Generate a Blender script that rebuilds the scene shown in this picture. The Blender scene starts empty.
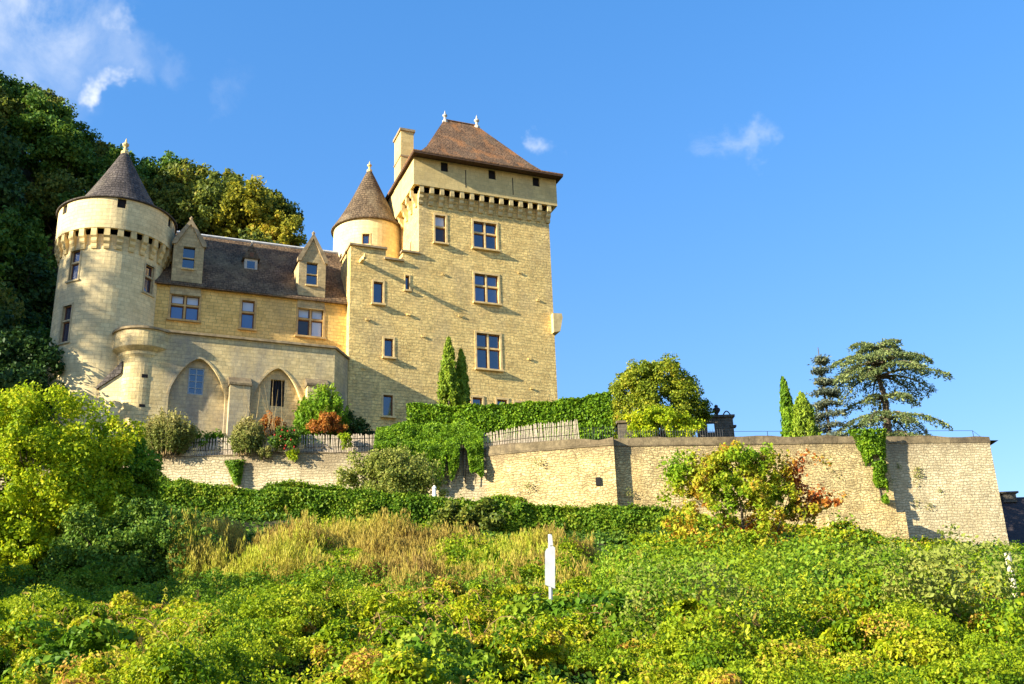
import bpy, math, random
import numpy as np
from math import sin, cos, tan, pi, radians, sqrt, atan2, floor
from mathutils import Vector, Matrix, noise as mnoise

rs = np.random.RandomState(7)
random.seed(7)
SC = bpy.context.scene
COL = SC.collection

# ------------------------------------------------------------------ camera
F_PX, PITCH, ROLL = 1090.0, radians(20.5), radians(2.0)
FW = np.array([0, cos(PITCH), sin(PITCH)]); U0 = np.array([0, -sin(PITCH), cos(PITCH)]); R0 = np.array([1., 0, 0])
RT = R0*cos(ROLL)-U0*sin(ROLL); UP = U0*cos(ROLL)+R0*sin(ROLL)
CAM = np.array([0, 0, 1.7])
cd = bpy.data.cameras.new('camera'); co = bpy.data.objects.new('camera', cd); COL.objects.link(co)
cd.sensor_width = 36; cd.lens = F_PX/1024*36; cd.clip_start = .2; cd.clip_end = 5000
co.matrix_world = Matrix(((RT[0], UP[0], -FW[0], CAM[0]), (RT[1], UP[1], -FW[1], CAM[1]), (RT[2], UP[2], -FW[2], CAM[2]), (0, 0, 0, 1)))
SC.camera = co

# ------------------------------------------------------------------ light
SUN_EL = radians(20.5); TS = Vector((-.861, -.509, 0)).normalized()      # horizontal direction towards the sun
SUN_AZ = atan2(TS.x, TS.y)
to_sun = Vector((TS.x*cos(SUN_EL), TS.y*cos(SUN_EL), sin(SUN_EL)))
sd = bpy.data.lights.new('sun', 'SUN'); sd.energy = 5.0; sd.angle = radians(.5); sd.color = (1, .92, .72)
so = bpy.data.objects.new('sun', sd); COL.objects.link(so); so.rotation_euler = to_sun.to_track_quat('Z', 'Y').to_euler()
SC.view_settings.view_transform = 'Standard'; SC.view_settings.look = 'None'; SC.view_settings.gamma = 1
SC.view_settings.exposure = 1.5
W = bpy.data.worlds.new('World'); SC.world = W; W.use_nodes = True
SKY_STRENGTH = .138

def pix_dir(x, y):
    d = FW*F_PX+RT*(x-512)+UP*(342-y)
    return d/np.linalg.norm(d)

def N(nt, t, **kw):
    n = nt.nodes.new(t)
    for k, v in kw.items():
        if k.startswith('i_'):
            key = k[2:]
            n.inputs[int(key) if key.isdigit() else key.replace('_', ' ')].default_value = v
        else: setattr(n, k, v)
    return n

def build_world():
    nt = W.node_tree; L = nt.links.new
    sky = N(nt, 'ShaderNodeTexSky', sky_type='NISHITA'); sky.sun_disc = False
    sky.sun_elevation = SUN_EL; sky.sun_rotation = SUN_AZ; sky.air_density = 1.25; sky.dust_density = .1; sky.ozone_density = 3.5
    hsv = N(nt, 'ShaderNodeHueSaturation'); hsv.inputs['Saturation'].default_value = 1.62
    gm = N(nt, 'ShaderNodeGamma'); gm.inputs['Gamma'].default_value = .62; L(sky.outputs[0], gm.inputs['Color']); L(gm.outputs[0], hsv.inputs['Color'])
    tc = N(nt, 'ShaderNodeTexCoord')
    no = N(nt, 'ShaderNodeTexNoise'); no.inputs['Scale'].default_value = 9; no.inputs['Detail'].default_value = 7; no.inputs['Roughness'].default_value = .62
    no.inputs['Distortion'].default_value = .6
    L(tc.outputs['Generated'], no.inputs['Vector'])
    acc = None
    wob = N(nt, 'ShaderNodeTexNoise'); wob.inputs['Scale'].default_value = 14; wob.inputs['Detail'].default_value = 5; wob.inputs['Roughness'].default_value = .6; L(tc.outputs['Generated'], wob.inputs['Vector'])
    ws = N(nt, 'ShaderNodeVectorMath', operation='SUBTRACT'); L(wob.outputs['Color'], ws.inputs[0]); ws.inputs[1].default_value = (.5, .5, .5)
    wk = N(nt, 'ShaderNodeVectorMath', operation='SCALE'); wk.inputs['Scale'].default_value = .11; L(ws.outputs[0], wk.inputs[0])
    wa = N(nt, 'ShaderNodeVectorMath', operation='ADD'); L(tc.outputs['Generated'], wa.inputs[0]); L(wk.outputs[0], wa.inputs[1])
    for (px, py, r, k, th) in ((30, 30, 100, .6, .34), (75, 10, 60, .5, .34), (98, 84, 17, .9, .28), (118, 28, 22, .75, .30), (120, 60, 34, .3, .3), (550, 141, 17, .8, .30), (722, 134, 24, .6, .38), (742, 140, 24, .5, .38), (236, 98, 26, .22, .38), (168, 66, 26, .22, .38)):
        d = pix_dir(px, py)
        dot = N(nt, 'ShaderNodeVectorMath', operation='DISTANCE'); dot.inputs[1].default_value = d.tolist()
        nrm = N(nt, 'ShaderNodeVectorMath', operation='NORMALIZE'); L(wa.outputs[0], nrm.inputs[0]); L(nrm.outputs[0], dot.inputs[0])
        mr = N(nt, 'ShaderNodeMapRange'); mr.interpolation_type = 'SMOOTHSTEP'
        mr.inputs['From Min'].default_value = r/1150; mr.inputs['From Max'].default_value = 0; L(dot.outputs['Value'], mr.inputs['Value'])
        ns = N(nt, 'ShaderNodeMapRange'); ns.inputs['From Min'].default_value = th; ns.inputs['From Max'].default_value = th+.32; L(no.outputs['Fac'], ns.inputs['Value'])
        m = N(nt, 'ShaderNodeMath', operation='MULTIPLY'); L(mr.outputs[0], m.inputs[0]); L(ns.outputs[0], m.inputs[1])
        m2 = N(nt, 'ShaderNodeMath', operation='MULTIPLY'); L(m.outputs[0], m2.inputs[0]); m2.inputs[1].default_value = k
        if acc is None: acc = m2
        else:
            a = N(nt, 'ShaderNodeMath', operation='ADD'); a.use_clamp = True; L(acc.outputs[0], a.inputs[0]); L(m2.outputs[0], a.inputs[1]); acc = a
    mix = N(nt, 'ShaderNodeMixRGB'); mix.inputs[2].default_value = (2.5, 2.7, 3.0, 1)
    tint = N(nt, 'ShaderNodeVectorMath', operation='MULTIPLY'); tint.inputs[1].default_value = (1.08, 1.0, 1.22); L(hsv.outputs[0], tint.inputs[0])
    L(acc.outputs[0], mix.inputs[0]); L(tint.outputs[0], mix.inputs[1])
    bg = nt.nodes['Background']; L(mix.outputs[0], bg.inputs['Color']); bg.inputs['Strength'].default_value = SKY_STRENGTH
build_world()

# ------------------------------------------------------------------ object helpers
def tag(o, label=None, cat=None, group=None, kind=None):
    if label: o['label'] = label
    if cat: o['category'] = cat
    if group: o['group'] = group
    if kind: o['kind'] = kind
    return o
ORG = {}
def thing(name, label, cat, loc, group=None):
    o = bpy.data.objects.new(name, None); COL.objects.link(o); o.location = loc; o.empty_display_size = .5
    ORG[o.name] = np.array(loc, float)
    return tag(o, label, cat, group)

class MB:
    def __init__(s): s.v = []; s.f = []; s.uv = []
    def poly(s, pts, uv=None):
        i = len(s.v); s.v += [tuple(map(float, p)) for p in pts]; s.f.append(tuple(range(i, i+len(pts))))
        if uv is None:
            a = np.array(pts, float); nn = np.zeros(3)
            for k in range(len(a)):
                nn += np.cross(a[k], a[(k+1) % len(a)])
            l = np.linalg.norm(nn); nn = nn/l if l > 1e-9 else np.array([0, 0, 1.])
            if abs(nn[2]) > .9: uv = [(p[0], p[1]) for p in a]
            else:
                t = np.array([-nn[1], nn[0], 0]); t /= np.linalg.norm(t); v = np.cross(nn, t)
                uv = [(p@t, p@v) for p in a]
        s.uv += list(uv)
    def box(s, o, ax, ay, az):          # corner + three edge vectors
        o, ax, ay, az = map(lambda q: np.array(q, float), (o, ax, ay, az))
        if np.dot(np.cross(ax, ay), az) < 0: ax, ay = ay, ax
        p = lambda i, j, k: o+ax*i+ay*j+az*k
        for q in (((0,0,0),(0,1,0),(1,1,0),(1,0,0)), ((0,0,1),(1,0,1),(1,1,1),(0,1,1)), ((0,0,0),(1,0,0),(1,0,1),(0,0,1)),
                  ((1,0,0),(1,1,0),(1,1,1),(1,0,1)), ((1,1,0),(0,1,0),(0,1,1),(1,1,1)), ((0,1,0),(0,0,0),(0,0,1),(0,1,1))):
            s.poly([p(*c) for c in q])
    def prism(s, pts, ext):             # polygon pts extruded by ext
        pts = [np.array(p, float) for p in pts]; ext = np.array(ext, float)
        nn = sum(np.cross(pts[k], pts[(k+1) % len(pts)]) for k in range(len(pts)))
        if np.dot(nn, ext) > 0: pts = pts[::-1]
        s.poly(pts); s.poly([p+ext for p in pts[::-1]])
        for k in range(len(pts)):
            a, b = pts[k], pts[(k+1) % len(pts)]; s.poly([b, a, a+ext, b+ext])
    def lathe(s, c, prof, seg=48, a0=0, a1=2*pi):   # prof: list of (r, z)
        n = seg; full = abs(a1-a0-2*pi) < 1e-6
        for k in range(n):
            t0 = a0+(a1-a0)*k/n; t1 = a0+(a1-a0)*(k+1)/n
            L = 0
            for (r0, z0), (r1, z1) in zip(prof[:-1], prof[1:]):
                dl = sqrt((r1-r0)**2+(z1-z0)**2); R = max(r0, r1, .3)
                q = [(c[0]+r0*cos(t0), c[1]+r0*sin(t0), z0), (c[0]+r0*cos(t1), c[1]+r0*sin(t1), z0), (c[0]+r1*cos(t1), c[1]+r1*sin(t1), z1), (c[0]+r1*cos(t0), c[1]+r1*sin(t0), z1)]
                uv = [(t0*R, z0 if dl > .01 and abs(z1-z0) > .3*dl else L), (t1*R, z0 if abs(z1-z0) > .3*dl else L), (t1*R, z1 if abs(z1-z0) > .3*dl else L+dl), (t0*R, z1 if abs(z1-z0) > .3*dl else L+dl)]
                if r1 < 1e-5: q.pop(3); uv.pop(3)
                elif r0 < 1e-5: q.pop(1); uv.pop(1)
                s.poly(q, uv); L += dl
    def tube(s, pts, rad, seg=6):
        pts = [np.array(p, float) for p in pts]
        if not hasattr(rad, '__len__'): rad = [rad]*len(pts)
        rings = []
        for i, p in enumerate(pts):
            d = pts[min(i+1, len(pts)-1)]-pts[max(i-1, 0)]; d = d/(np.linalg.norm(d)+1e-9)
            a = np.cross(d, [0, 0, 1.] if abs(d[2]) < .9 else [1., 0, 0]); a /= np.linalg.norm(a); b = np.cross(d, a)
            rings.append([p+(a*cos(2*pi*k/seg)+b*sin(2*pi*k/seg))*rad[i] for k in range(seg)])
        for r0, r1 in zip(rings[:-1], rings[1:]):
            for k in range(seg):
                s.poly([r0[k], r1[k], r1[(k+1) % seg], r0[(k+1) % seg]])
        s.poly(rings[0]); s.poly(rings[-1][::-1])
    def build(s, name, mat, parent=None, label=None, smooth=False):
        me = bpy.data.meshes.new(name); v = np.array(s.v, float)
        if parent is not None: v = v-ORG[parent.name]
        me.from_pydata(v.tolist(), [], s.f)
        uvl = me.uv_layers.new(name='UVMap'); uvl.data.foreach_set('uv', np.array(s.uv, float).ravel())
        if smooth: me.polygons.foreach_set('use_smooth', [True]*len(me.polygons))
        if mat: me.materials.append(mat)
        o = bpy.data.objects.new(name, me); COL.objects.link(o)
        if parent is not None: o.parent = parent; ORG[o.name] = ORG[parent.name]
        else: ORG[o.name] = np.zeros(3)
        if label: o['label'] = label
        return o

# ------------------------------------------------------------------ materials
def newmat(name):
    m = bpy.data.materials.new(name); m.use_nodes = True; nt = m.node_tree
    return m, nt, nt.nodes['Principled BSDF'], nt.links.new

def masonry(name, c1, c2, mortar, bw=.5, bh=.25, msize=.02, bump=.6, warp=.05, stain=(.25, .22, .18), stain_amt=.5, blotch=.35, rough=.9, stain_scale=.25, relief=.03, coarse=3.0, joint=.75, top_dark=None, grain=.16, stain_lo=.5):
    m, nt, P, L = newmat(name)
    tc = N(nt, 'ShaderNodeTexCoord'); geo = N(nt, 'ShaderNodeNewGeometry')
    n1 = N(nt, 'ShaderNodeTexNoise'); n1.inputs['Scale'].default_value = coarse; n1.inputs['Detail'].default_value = 3; L(geo.outputs['Position'], n1.inputs['Vector'])
    sub = N(nt, 'ShaderNodeVectorMath', operation='SUBTRACT'); L(n1.outputs['Color'], sub.inputs[0]); sub.inputs[1].default_value = (.5, .5, .5)
    sc = N(nt, 'ShaderNodeVectorMath', operation='SCALE'); sc.inputs['Scale'].default_value = warp*2; L(sub.outputs[0], sc.inputs[0])
    add = N(nt, 'ShaderNodeVectorMath', operation='ADD'); L(tc.outputs['UV'], add.inputs[0]); L(sc.outputs[0], add.inputs[1])
    br = N(nt, 'ShaderNodeTexBrick'); br.inputs['Scale'].default_value = 1; br.inputs['Brick Width'].default_value = bw; br.inputs['Row Height'].default_value = bh
    br.inputs['Mortar Size'].default_value = msize; br.inputs['Mortar Smooth'].default_value = .35; br.inputs['Bias'].default_value = -.1
    br.offset_frequency = 2; br.squash = .75; br.squash_frequency = 3
    br.inputs['Color1'].default_value = (*c1, 1); br.inputs['Color2'].default_value = (*c2, 1)
    mm = [mortar[i]*joint+c1[i]*(1-joint) for i in range(3)]
    br.inputs['Mortar'].default_value = (*mm, 1); L(add.outputs[0], br.inputs['Vector'])
    # blotches
    n2 = N(nt, 'ShaderNodeTexNoise'); n2.inputs['Scale'].default_value = .9; n2.inputs['Detail'].default_value = 8; n2.inputs['Roughness'].default_value = .7; L(geo.outputs['Position'], n2.inputs['Vector'])
    r2 = N(nt, 'ShaderNodeMapRange'); r2.inputs['From Min'].default_value = .35; r2.inputs['From Max'].default_value = .7; r2.inputs['To Min'].default_value = 1+blotch*.35; r2.inputs['To Max'].default_value = 1-blotch; L(n2.outputs['Fac'], r2.inputs['Value'])
    mul = N(nt, 'ShaderNodeVectorMath', operation='SCALE'); L(br.outputs['Color'], mul.inputs[0]); L(r2.outputs[0], mul.inputs['Scale'])
    # streaky stains: noise stretched along z
    mp = N(nt, 'ShaderNodeMapping'); mp.inputs['Scale'].default_value = (1, 1, .35); L(geo.outputs['Position'], mp.inputs['Vector'])
    n3 = N(nt, 'ShaderNodeTexNoise'); n3.inputs['Scale'].default_value = stain_scale; n3.inputs['Detail'].default_value = 9; n3.inputs['Roughness'].default_value = .68; L(mp.outputs[0], n3.inputs['Vector'])
    r3 = N(nt, 'ShaderNodeMapRange'); r3.inputs['From Min'].default_value = stain_lo; r3.inputs['From Max'].default_value = stain_lo+.2; r3.inputs['To Max'].default_value = stain_amt; L(n3.outputs['Fac'], r3.inputs['Value'])
    mx = N(nt, 'ShaderNodeMixRGB'); mx.inputs[2].default_value = (*stain, 1); L(r3.outputs[0], mx.inputs[0]); L(mul.outputs[0], mx.inputs[1])
    n5 = N(nt, 'ShaderNodeTexNoise'); n5.inputs['Scale'].default_value = 4.2; n5.inputs['Detail'].default_value = 5; n5.inputs['Roughness'].default_value = .75; L(geo.outputs['Position'], n5.inputs['Vector'])
    r5 = N(nt, 'ShaderNodeMapRange'); r5.inputs['From Min'].default_value = .32; r5.inputs['From Max'].default_value = .68; r5.inputs['To Min'].default_value = 1-grain; r5.inputs['To Max'].default_value = 1+grain; L(n5.outputs['Fac'], r5.inputs['Value'])
    g5 = N(nt, 'ShaderNodeVectorMath', operation='SCALE'); L(mx.outputs[0], g5.inputs[0]); L(r5.outputs[0], g5.inputs['Scale'])
    out = g5.outputs[0]
    if top_dark:      # rain-washed lichen crust near the wall head, ragged lower edge
        sp = N(nt, 'ShaderNodeSeparateXYZ'); L(geo.outputs['Position'], sp.inputs[0])
        ad = N(nt, 'ShaderNodeMath', operation='MULTIPLY_ADD'); L(n3.outputs['Fac'], ad.inputs[0]); ad.inputs[1].default_value = 5.0; L(sp.outputs['Z'], ad.inputs[2])
        rr = N(nt, 'ShaderNodeMapRange'); rr.inputs['From Min'].default_value = top_dark[0]; rr.inputs['From Max'].default_value = top_dark[1]; rr.inputs['To Max'].default_value = .7; L(ad.outputs[0], rr.inputs['Value'])
        mt = N(nt, 'ShaderNodeMixRGB'); mt.inputs[2].default_value = (.23, .17, .10, 1); L(rr.outputs[0], mt.inputs[0]); L(out, mt.inputs[1]); out = mt.outputs[0]
    L(out, P.inputs['Base Color']); P.inputs['Roughness'].default_value = rough; P.inputs['Specular IOR Level'].default_value = .2
    # bump: stone faces + grain
    n4 = N(nt, 'ShaderNodeTexNoise'); n4.inputs['Scale'].default_value = 7; n4.inputs['Detail'].default_value = 6; n4.inputs['Roughness'].default_value = .65; L(geo.outputs['Position'], n4.inputs['Vector'])
    inv = N(nt, 'ShaderNodeMath', operation='SUBTRACT'); inv.inputs[0].default_value = 1; L(br.outputs['Fac'], inv.inputs[1])
    # per-stone height from colour
    sep = N(nt, 'ShaderNodeRGBToBW'); L(br.outputs['Color'], sep.inputs[0])
    h1 = N(nt, 'ShaderNodeMath', operation='MULTIPLY_ADD'); L(n4.outputs['Fac'], h1.inputs[0]); h1.inputs[1].default_value = .8; L(inv.outputs[0], h1.inputs[2])
    h2 = N(nt, 'ShaderNodeMath', operation='MULTIPLY_ADD'); L(sep.outputs[0], h2.inputs[0]); h2.inputs[1].default_value = 1.5; L(h1.outputs[0], h2.inputs[2])
    bp = N(nt, 'ShaderNodeBump'); bp.inputs['Strength'].default_value = bump; bp.inputs['Distance'].default_value = relief; L(h2.outputs[0], bp.inputs['Height']); L(bp.outputs[0], P.inputs['Normal'])
    return m

def plain(name, c, rough=.8, noise=.25, scale=6, metal=0, spec=.3, bump=.15):
    m, nt, P, L = newmat(name); geo = N(nt, 'ShaderNodeNewGeometry')
    n1 = N(nt, 'ShaderNodeTexNoise'); n1.inputs['Scale'].default_value = scale; n1.inputs['Detail'].default_value = 6; L(geo.outputs['Position'], n1.inputs['Vector'])
    r = N(nt, 'ShaderNodeMapRange'); r.inputs['From Min'].default_value = .3; r.inputs['From Max'].default_value = .7; r.inputs['To Min'].default_value = 1-noise; r.inputs['To Max'].default_value = 1+noise; L(n1.outputs['Fac'], r.inputs['Value'])
    s = N(nt, 'ShaderNodeVectorMath', operation='SCALE'); s.inputs[0].default_value = c; L(r.outputs[0], s.inputs['Scale']); L(s.outputs[0], P.inputs['Base Color'])
    P.inputs['Roughness'].default_value = rough; P.inputs['Metallic'].default_value = metal; P.inputs['Specular IOR Level'].default_value = spec
    if bump:
        bp = N(nt, 'ShaderNodeBump'); bp.inputs['Strength'].default_value = bump; bp.inputs['Distance'].default_value = .02; L(n1.outputs['Fac'], bp.inputs['Height']); L(bp.outputs[0], P.inputs['Normal'])
    return m

def leafmat(name, stops, trans=.35, clump=.5, cscale=.6, rough=.5, hue=None):
    """stops: list of (pos, colour); per-leaf random + noise in space choose the colour"""
    m, nt, P, L = newmat(name); geo = N(nt, 'ShaderNodeNewGeometry')
    at = N(nt, 'ShaderNodeAttribute'); at.attribute_name = 'rnd'
    no = N(nt, 'ShaderNodeTexNoise'); no.inputs['Scale'].default_value = cscale; no.inputs['Detail'].default_value = 3; L(geo.outputs['Position'], no.inputs['Vector'])
    r = N(nt, 'ShaderNodeMapRange'); r.inputs['From Min'].default_value = .3; r.inputs['From Max'].default_value = .7; L(no.outputs['Fac'], r.inputs['Value'])
    mx = N(nt, 'ShaderNodeMix'); mx.inputs[0].default_value = clump; L(at.outputs['Fac'], mx.inputs[2]); L(r.outputs[0], mx.inputs[3])
    cr = N(nt, 'ShaderNodeValToRGB'); L(mx.outputs[0], cr.inputs[0])
    el = cr.color_ramp.elements
    for i, (p, c) in enumerate(stops):
        e = el[i] if i < 2 else el.new(p)
        e.position = p; e.color = (*c, 1)
    L(cr.outputs[0], P.inputs['Base Color']); P.inputs['Roughness'].default_value = rough; P.inputs['Specular IOR Level'].default_value = .14
    tr = N(nt, 'ShaderNodeBsdfTranslucent'); L(cr.outputs[0], tr.inputs['Color'])
    ms = N(nt, 'ShaderNodeMixShader'); ms.inputs[0].default_value = trans
    L(P.outputs[0], ms.inputs[1]); L(tr.outputs[0], ms.inputs[2]); L(ms.outputs[0], nt.nodes['Material Output'].inputs['Surface'])
    return m

STONE = masonry('keep_stone', (.95, .68, .25), (.80, .54, .19), (.52, .37, .16), .50, .25, .020, bump=1.0, warp=.17, stain=(.52, .39, .20), stain_amt=.75, blotch=.35, relief=.045, coarse=2.4, grain=.26)
STONE_T = masonry('tower_stone', (.84, .66, .34), (.72, .55, .28), (.56, .43, .23), .6, .3, .014, bump=.6, warp=.03, stain=(.30, .27, .21), stain_amt=.55, blotch=.2, relief=.025, joint=.9, grain=.12)
STONE_L = masonry('turret_stone', (.80, .64, .34), (.70, .55, .28), (.52, .40, .2), .6, .3, .012, bump=.5, warp=.03, stain=(.45, .36, .22), stain_amt=.5, blotch=.15, relief=.02, grain=.12)
STONE_D = masonry('dormer_stone', (.56, .42, .21), (.44, .32, .16), (.32, .24, .12), .5, .26, .016, bump=.6, warp=.04, stain=(.22, .18, .12), stain_amt=.8, blotch=.35, relief=.03, grain=.2)
STONE_W = masonry('wing_stone', (.88, .57, .18), (.72, .45, .13), (.42, .27, .09), .55, .27, .016, bump=.6, warp=.04, stain=(.34, .25, .14), stain_amt=.5, blotch=.22, relief=.03, joint=.9, grain=.14)
STONE_A = masonry('terrace_stone', (.80, .61, .29), (.64, .47, .21), (.38, .29, .15), .55, .27, .016, bump=.6, warp=.05, stain=(.26, .23, .185), stain_amt=.8, stain_lo=.44, blotch=.3, stain_scale=.3, relief=.03, grain=.16)
STONE_P = masonry('parapet_stone', (.70, .52, .22), (.60, .44, .18), (.42, .31, .14), .8, .38, .012, bump=.4, warp=.02, stain=(.36, .29, .18), stain_amt=.5, blotch=.15, relief=.02, grain=.12)
RUBBLE = masonry('garden_wall_stone', (.76, .59, .28), (.56, .42, .18), (.28, .19, .09), .36, .165, .024, bump=1.0, warp=.30, stain=(.56, .38, .15), stain_amt=.75, blotch=.45, stain_scale=.35, relief=.09, coarse=1.7, top_dark=(21.1, 22.2), grain=.28)
RUBBLE_P = masonry('bastion_wall_stone', (.74, .62, .38), (.56, .45, .26), (.36, .28, .16), .38, .175, .025, bump=1.0, warp=.18, stain=(.50, .38, .20), stain_amt=.6, blotch=.3, stain_scale=.3, relief=.07, coarse=1.8, top_dark=(21.0, 22.3), grain=.2)
COPING = masonry('weathered_coping', (.25, .19, .105), (.19, .14, .08), (.15, .11, .065), 1.3, .5, .012, bump=.7, warp=.06, stain=(.11, .085, .06), stain_amt=.9, blotch=.6, stain_scale=.9, relief=.04, grain=.3)
DRESSED_T = plain('weathered_window_stone', (.46, .36, .20), .9, .25, 3, spec=.2)
DRESSED_W = plain('ochre_window_stone', (.52, .33, .13), .9, .25, 3, spec=.2)
DRESSED = plain('dressed_stone', (.74, .52, .23), .85, .22, 3, spec=.2)
DRESSED_D = plain('weathered_sill_stone', (.34, .25, .14), .9, .35, 3, spec=.2)
CORBEL = plain('corbel_stone', (.64, .48, .22), .9, .25, 2.5, spec=.2, bump=.3)
FINIAL = plain('finial_stone', (.50, .46, .38), .8, .2, 4)
LEADM = plain('ridge_lead', (.55, .54, .52), .6, .15, 3)

def tiles(name, a, b, c, bw=.38, bh=.30, orange=None, oamt=0):
    m = masonry(name, a, b, tuple(x*.2 for x in a), bw, bh, .03, bump=1.0, warp=.02, stain=c, stain_amt=.75, blotch=.6, stain_scale=.5, rough=.85, relief=.05, grain=.45)
    if orange:
        nt = m.node_tree; L = nt.links.new; P = nt.nodes['Principled BSDF']; src = P.inputs['Base Color'].links[0].from_socket
        geo = N(nt, 'ShaderNodeNewGeometry'); mp = N(nt, 'ShaderNodeMapping'); mp.inputs['Scale'].default_value = (1.2, 1.2, .22); L(geo.outputs['Position'], mp.inputs['Vector'])
        no = N(nt, 'ShaderNodeTexNoise'); no.inputs['Scale'].default_value = .8; no.inputs['Detail'].default_value = 5; L(mp.outputs[0], no.inputs['Vector'])
        r = N(nt, 'ShaderNodeMapRange'); r.inputs['From Min'].default_value = .5; r.inputs['From Max'].default_value = .68; r.inputs['To Max'].default_value = oamt; L(no.outputs['Fac'], r.inputs['Value'])
        mx = N(nt, 'ShaderNodeMixRGB'); mx.inputs[2].default_value = (*orange, 1); L(r.outputs[0], mx.inputs[0]); L(src, mx.inputs[1]); L(mx.outputs[0], P.inputs['Base Color'])
    return m
TILE_K = tiles('keep_roof_tiles', (.27, .15, .075), (.19, .11, .06), (.16, .11, .065), orange=(.42, .17, .05), oamt=.6)
TILE_W = tiles('wing_roof_tiles', (.21, .13, .07), (.14, .088, .05), (.26, .18, .09))
TILE_R = tiles('tower_roof_tiles', (.13, .105, .09), (.085, .07, .065), (.20, .17, .12), .38, .28)
TILE_S = tiles('turret_roof_tiles', (.19, .13, .075), (.14, .095, .058), (.24, .19, .12), .38, .28)
SLATE = plain('far_slate', (.045, .035, .035), .7, .3, 2)
WOODF = plain('window_wood', (.16, .07, .03), .6, .2, 8)
WOODB = plain('blue_grey_shutter_wood', (.28, .33, .36), .6, .15, 8)
DARK = plain('dark_interior', (.012, .011, .012), .9, .1, 3, bump=0)
EAVE = plain('eave_boards', (.10, .055, .03), .8, .3, 5)
METAL = plain('dark_iron', (.035, .035, .04), .5, .2, 9, metal=.6)
PALE_WOOD = plain('grey_chestnut_pale', (.46, .37, .27), .85, .35, 9)
WHITE = plain('white_paint', (.80, .79, .76), .5, .06, 6)
BARK = plain('bark', (.10, .075, .05), .9, .4, 8, bump=.6)
STALK = plain('dry_stem', (.30, .21, .09), .9, .3, 8)
SOIL = plain('soil_and_litter', (.060, .055, .022), .95, .5, 1.2, bump=.6)
def glassmat(name, base, rough=.08, spec=.9, emis=0):
    m, nt, P, L = newmat(name); P.inputs['Base Color'].default_value = (*base, 1); P.inputs['Roughness'].default_value = rough
    P.inputs['Specular IOR Level'].default_value = spec; P.inputs['IOR'].default_value = 1.8
    geo = N(nt, 'ShaderNodeNewGeometry'); n1 = N(nt, 'ShaderNodeTexNoise'); n1.inputs['Scale'].default_value = 1.4; L(geo.outputs['Position'], n1.inputs['Vector'])
    bp = N(nt, 'ShaderNodeBump'); bp.inputs['Strength'].default_value = .12; bp.inputs['Distance'].default_value = .05; L(n1.outputs['Fac'], bp.inputs['Height']); L(bp.outputs[0], P.inputs['Normal'])
    return m
GLASS = glassmat('window_glass', (.012, .018, .05))
GLASS_D = glassmat('dark_window_glass', (.03, .022, .02), .2, .35)
GLASS_B = glassmat('blue_window_glass', (.05, .09, .22), .12, .8)
GLASS_C = glassmat('glass_with_white_curtain', (.50, .52, .56), .25, .6)

# ------------------------------------------------------------------ foliage
def vnoise(p, s, seed=0):
    """cheap smooth value noise on Nx3 array"""
    q = p*s+seed*17.3; i = np.floor(q).astype(np.int64); f = q-i; f = f*f*(3-2*f); out = np.zeros(len(p))
    def h(a, b, c):
        x = (a*374761393+b*668265263+c*2147483647+seed*974634777) & 0xffffffff
        x = ((x ^ (x >> 13))*1274126177) & 0xffffffff
        return ((x ^ (x >> 16)) & 0xffff)/65535.
    for dx in (0, 1):
        for dy in (0, 1):
            for dz in (0, 1):
                w = (f[:, 0] if dx else 1-f[:, 0])*(f[:, 1] if dy else 1-f[:, 1])*(f[:, 2] if dz else 1-f[:, 2])
                out += w*h(i[:, 0]+dx, i[:, 1]+dy, i[:, 2]+dz)
    return out

def unit(a): return a/(np.linalg.norm(a, axis=1, keepdims=True)+1e-9)

def leaves(name, pts, nrm, size, mat, parent=None, elong=1.35, jitter=.9, rnd=None, label=None, droop=.25):
    """one mesh of folded leaf blades (2 triangles each) at pts facing roughly nrm"""
    n = len(pts); size = np.broadcast_to(size, (n,))*(.65+.7*rs.rand(n))
    nn = unit(nrm+rs.normal(size=(n, 3))*jitter)
    a = unit(np.cross(nn, rs.normal(size=(n, 3)))); a[:, 2] -= droop; a = unit(a)
    b = unit(np.cross(nn, a)); nn = np.cross(a, b)
    L = a*(size*elong/2)[:, None]; Wd = b*(size/2)[:, None]; fold = nn*(size*.22)[:, None]
    V = np.empty((n, 4, 3)); V[:, 0] = pts-L; V[:, 1] = pts+Wd+fold-L*.1; V[:, 2] = pts+L; V[:, 3] = pts-Wd+fold-L*.1
    V = V.reshape(-1, 3)
    if parent is not None: V = V-ORG[parent.name]
    me = bpy.data.meshes.new(name); me.vertices.add(4*n); me.vertices.foreach_set('co', V.astype(np.float32).ravel())
    base = (np.arange(n)*4)[:, None]; tri = np.concatenate([base+np.array([0, 1, 2]), base+np.array([0, 2, 3])], 1).ravel()
    me.loops.add(6*n); me.loops.foreach_set('vertex_index', tri.astype(np.int32))
    me.polygons.add(2*n); me.polygons.foreach_set('loop_start', (np.arange(2*n)*3).astype(np.int32))
    me.update(calc_edges=True)
    at = me.attributes.new('rnd', 'FLOAT', 'FACE')
    rv = rs.rand(n) if rnd is None else np.clip(rnd, 0, 1)
    at.data.foreach_set('value', np.repeat(rv, 2).astype(np.float32))
    me.materials.append(mat); me.validate()
    o = bpy.data.objects.new(name, me); COL.objects.link(o)
    if parent is not None: o.parent = parent; ORG[o.name] = ORG[parent.name]
    if label: o['label'] = label
    return o

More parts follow.
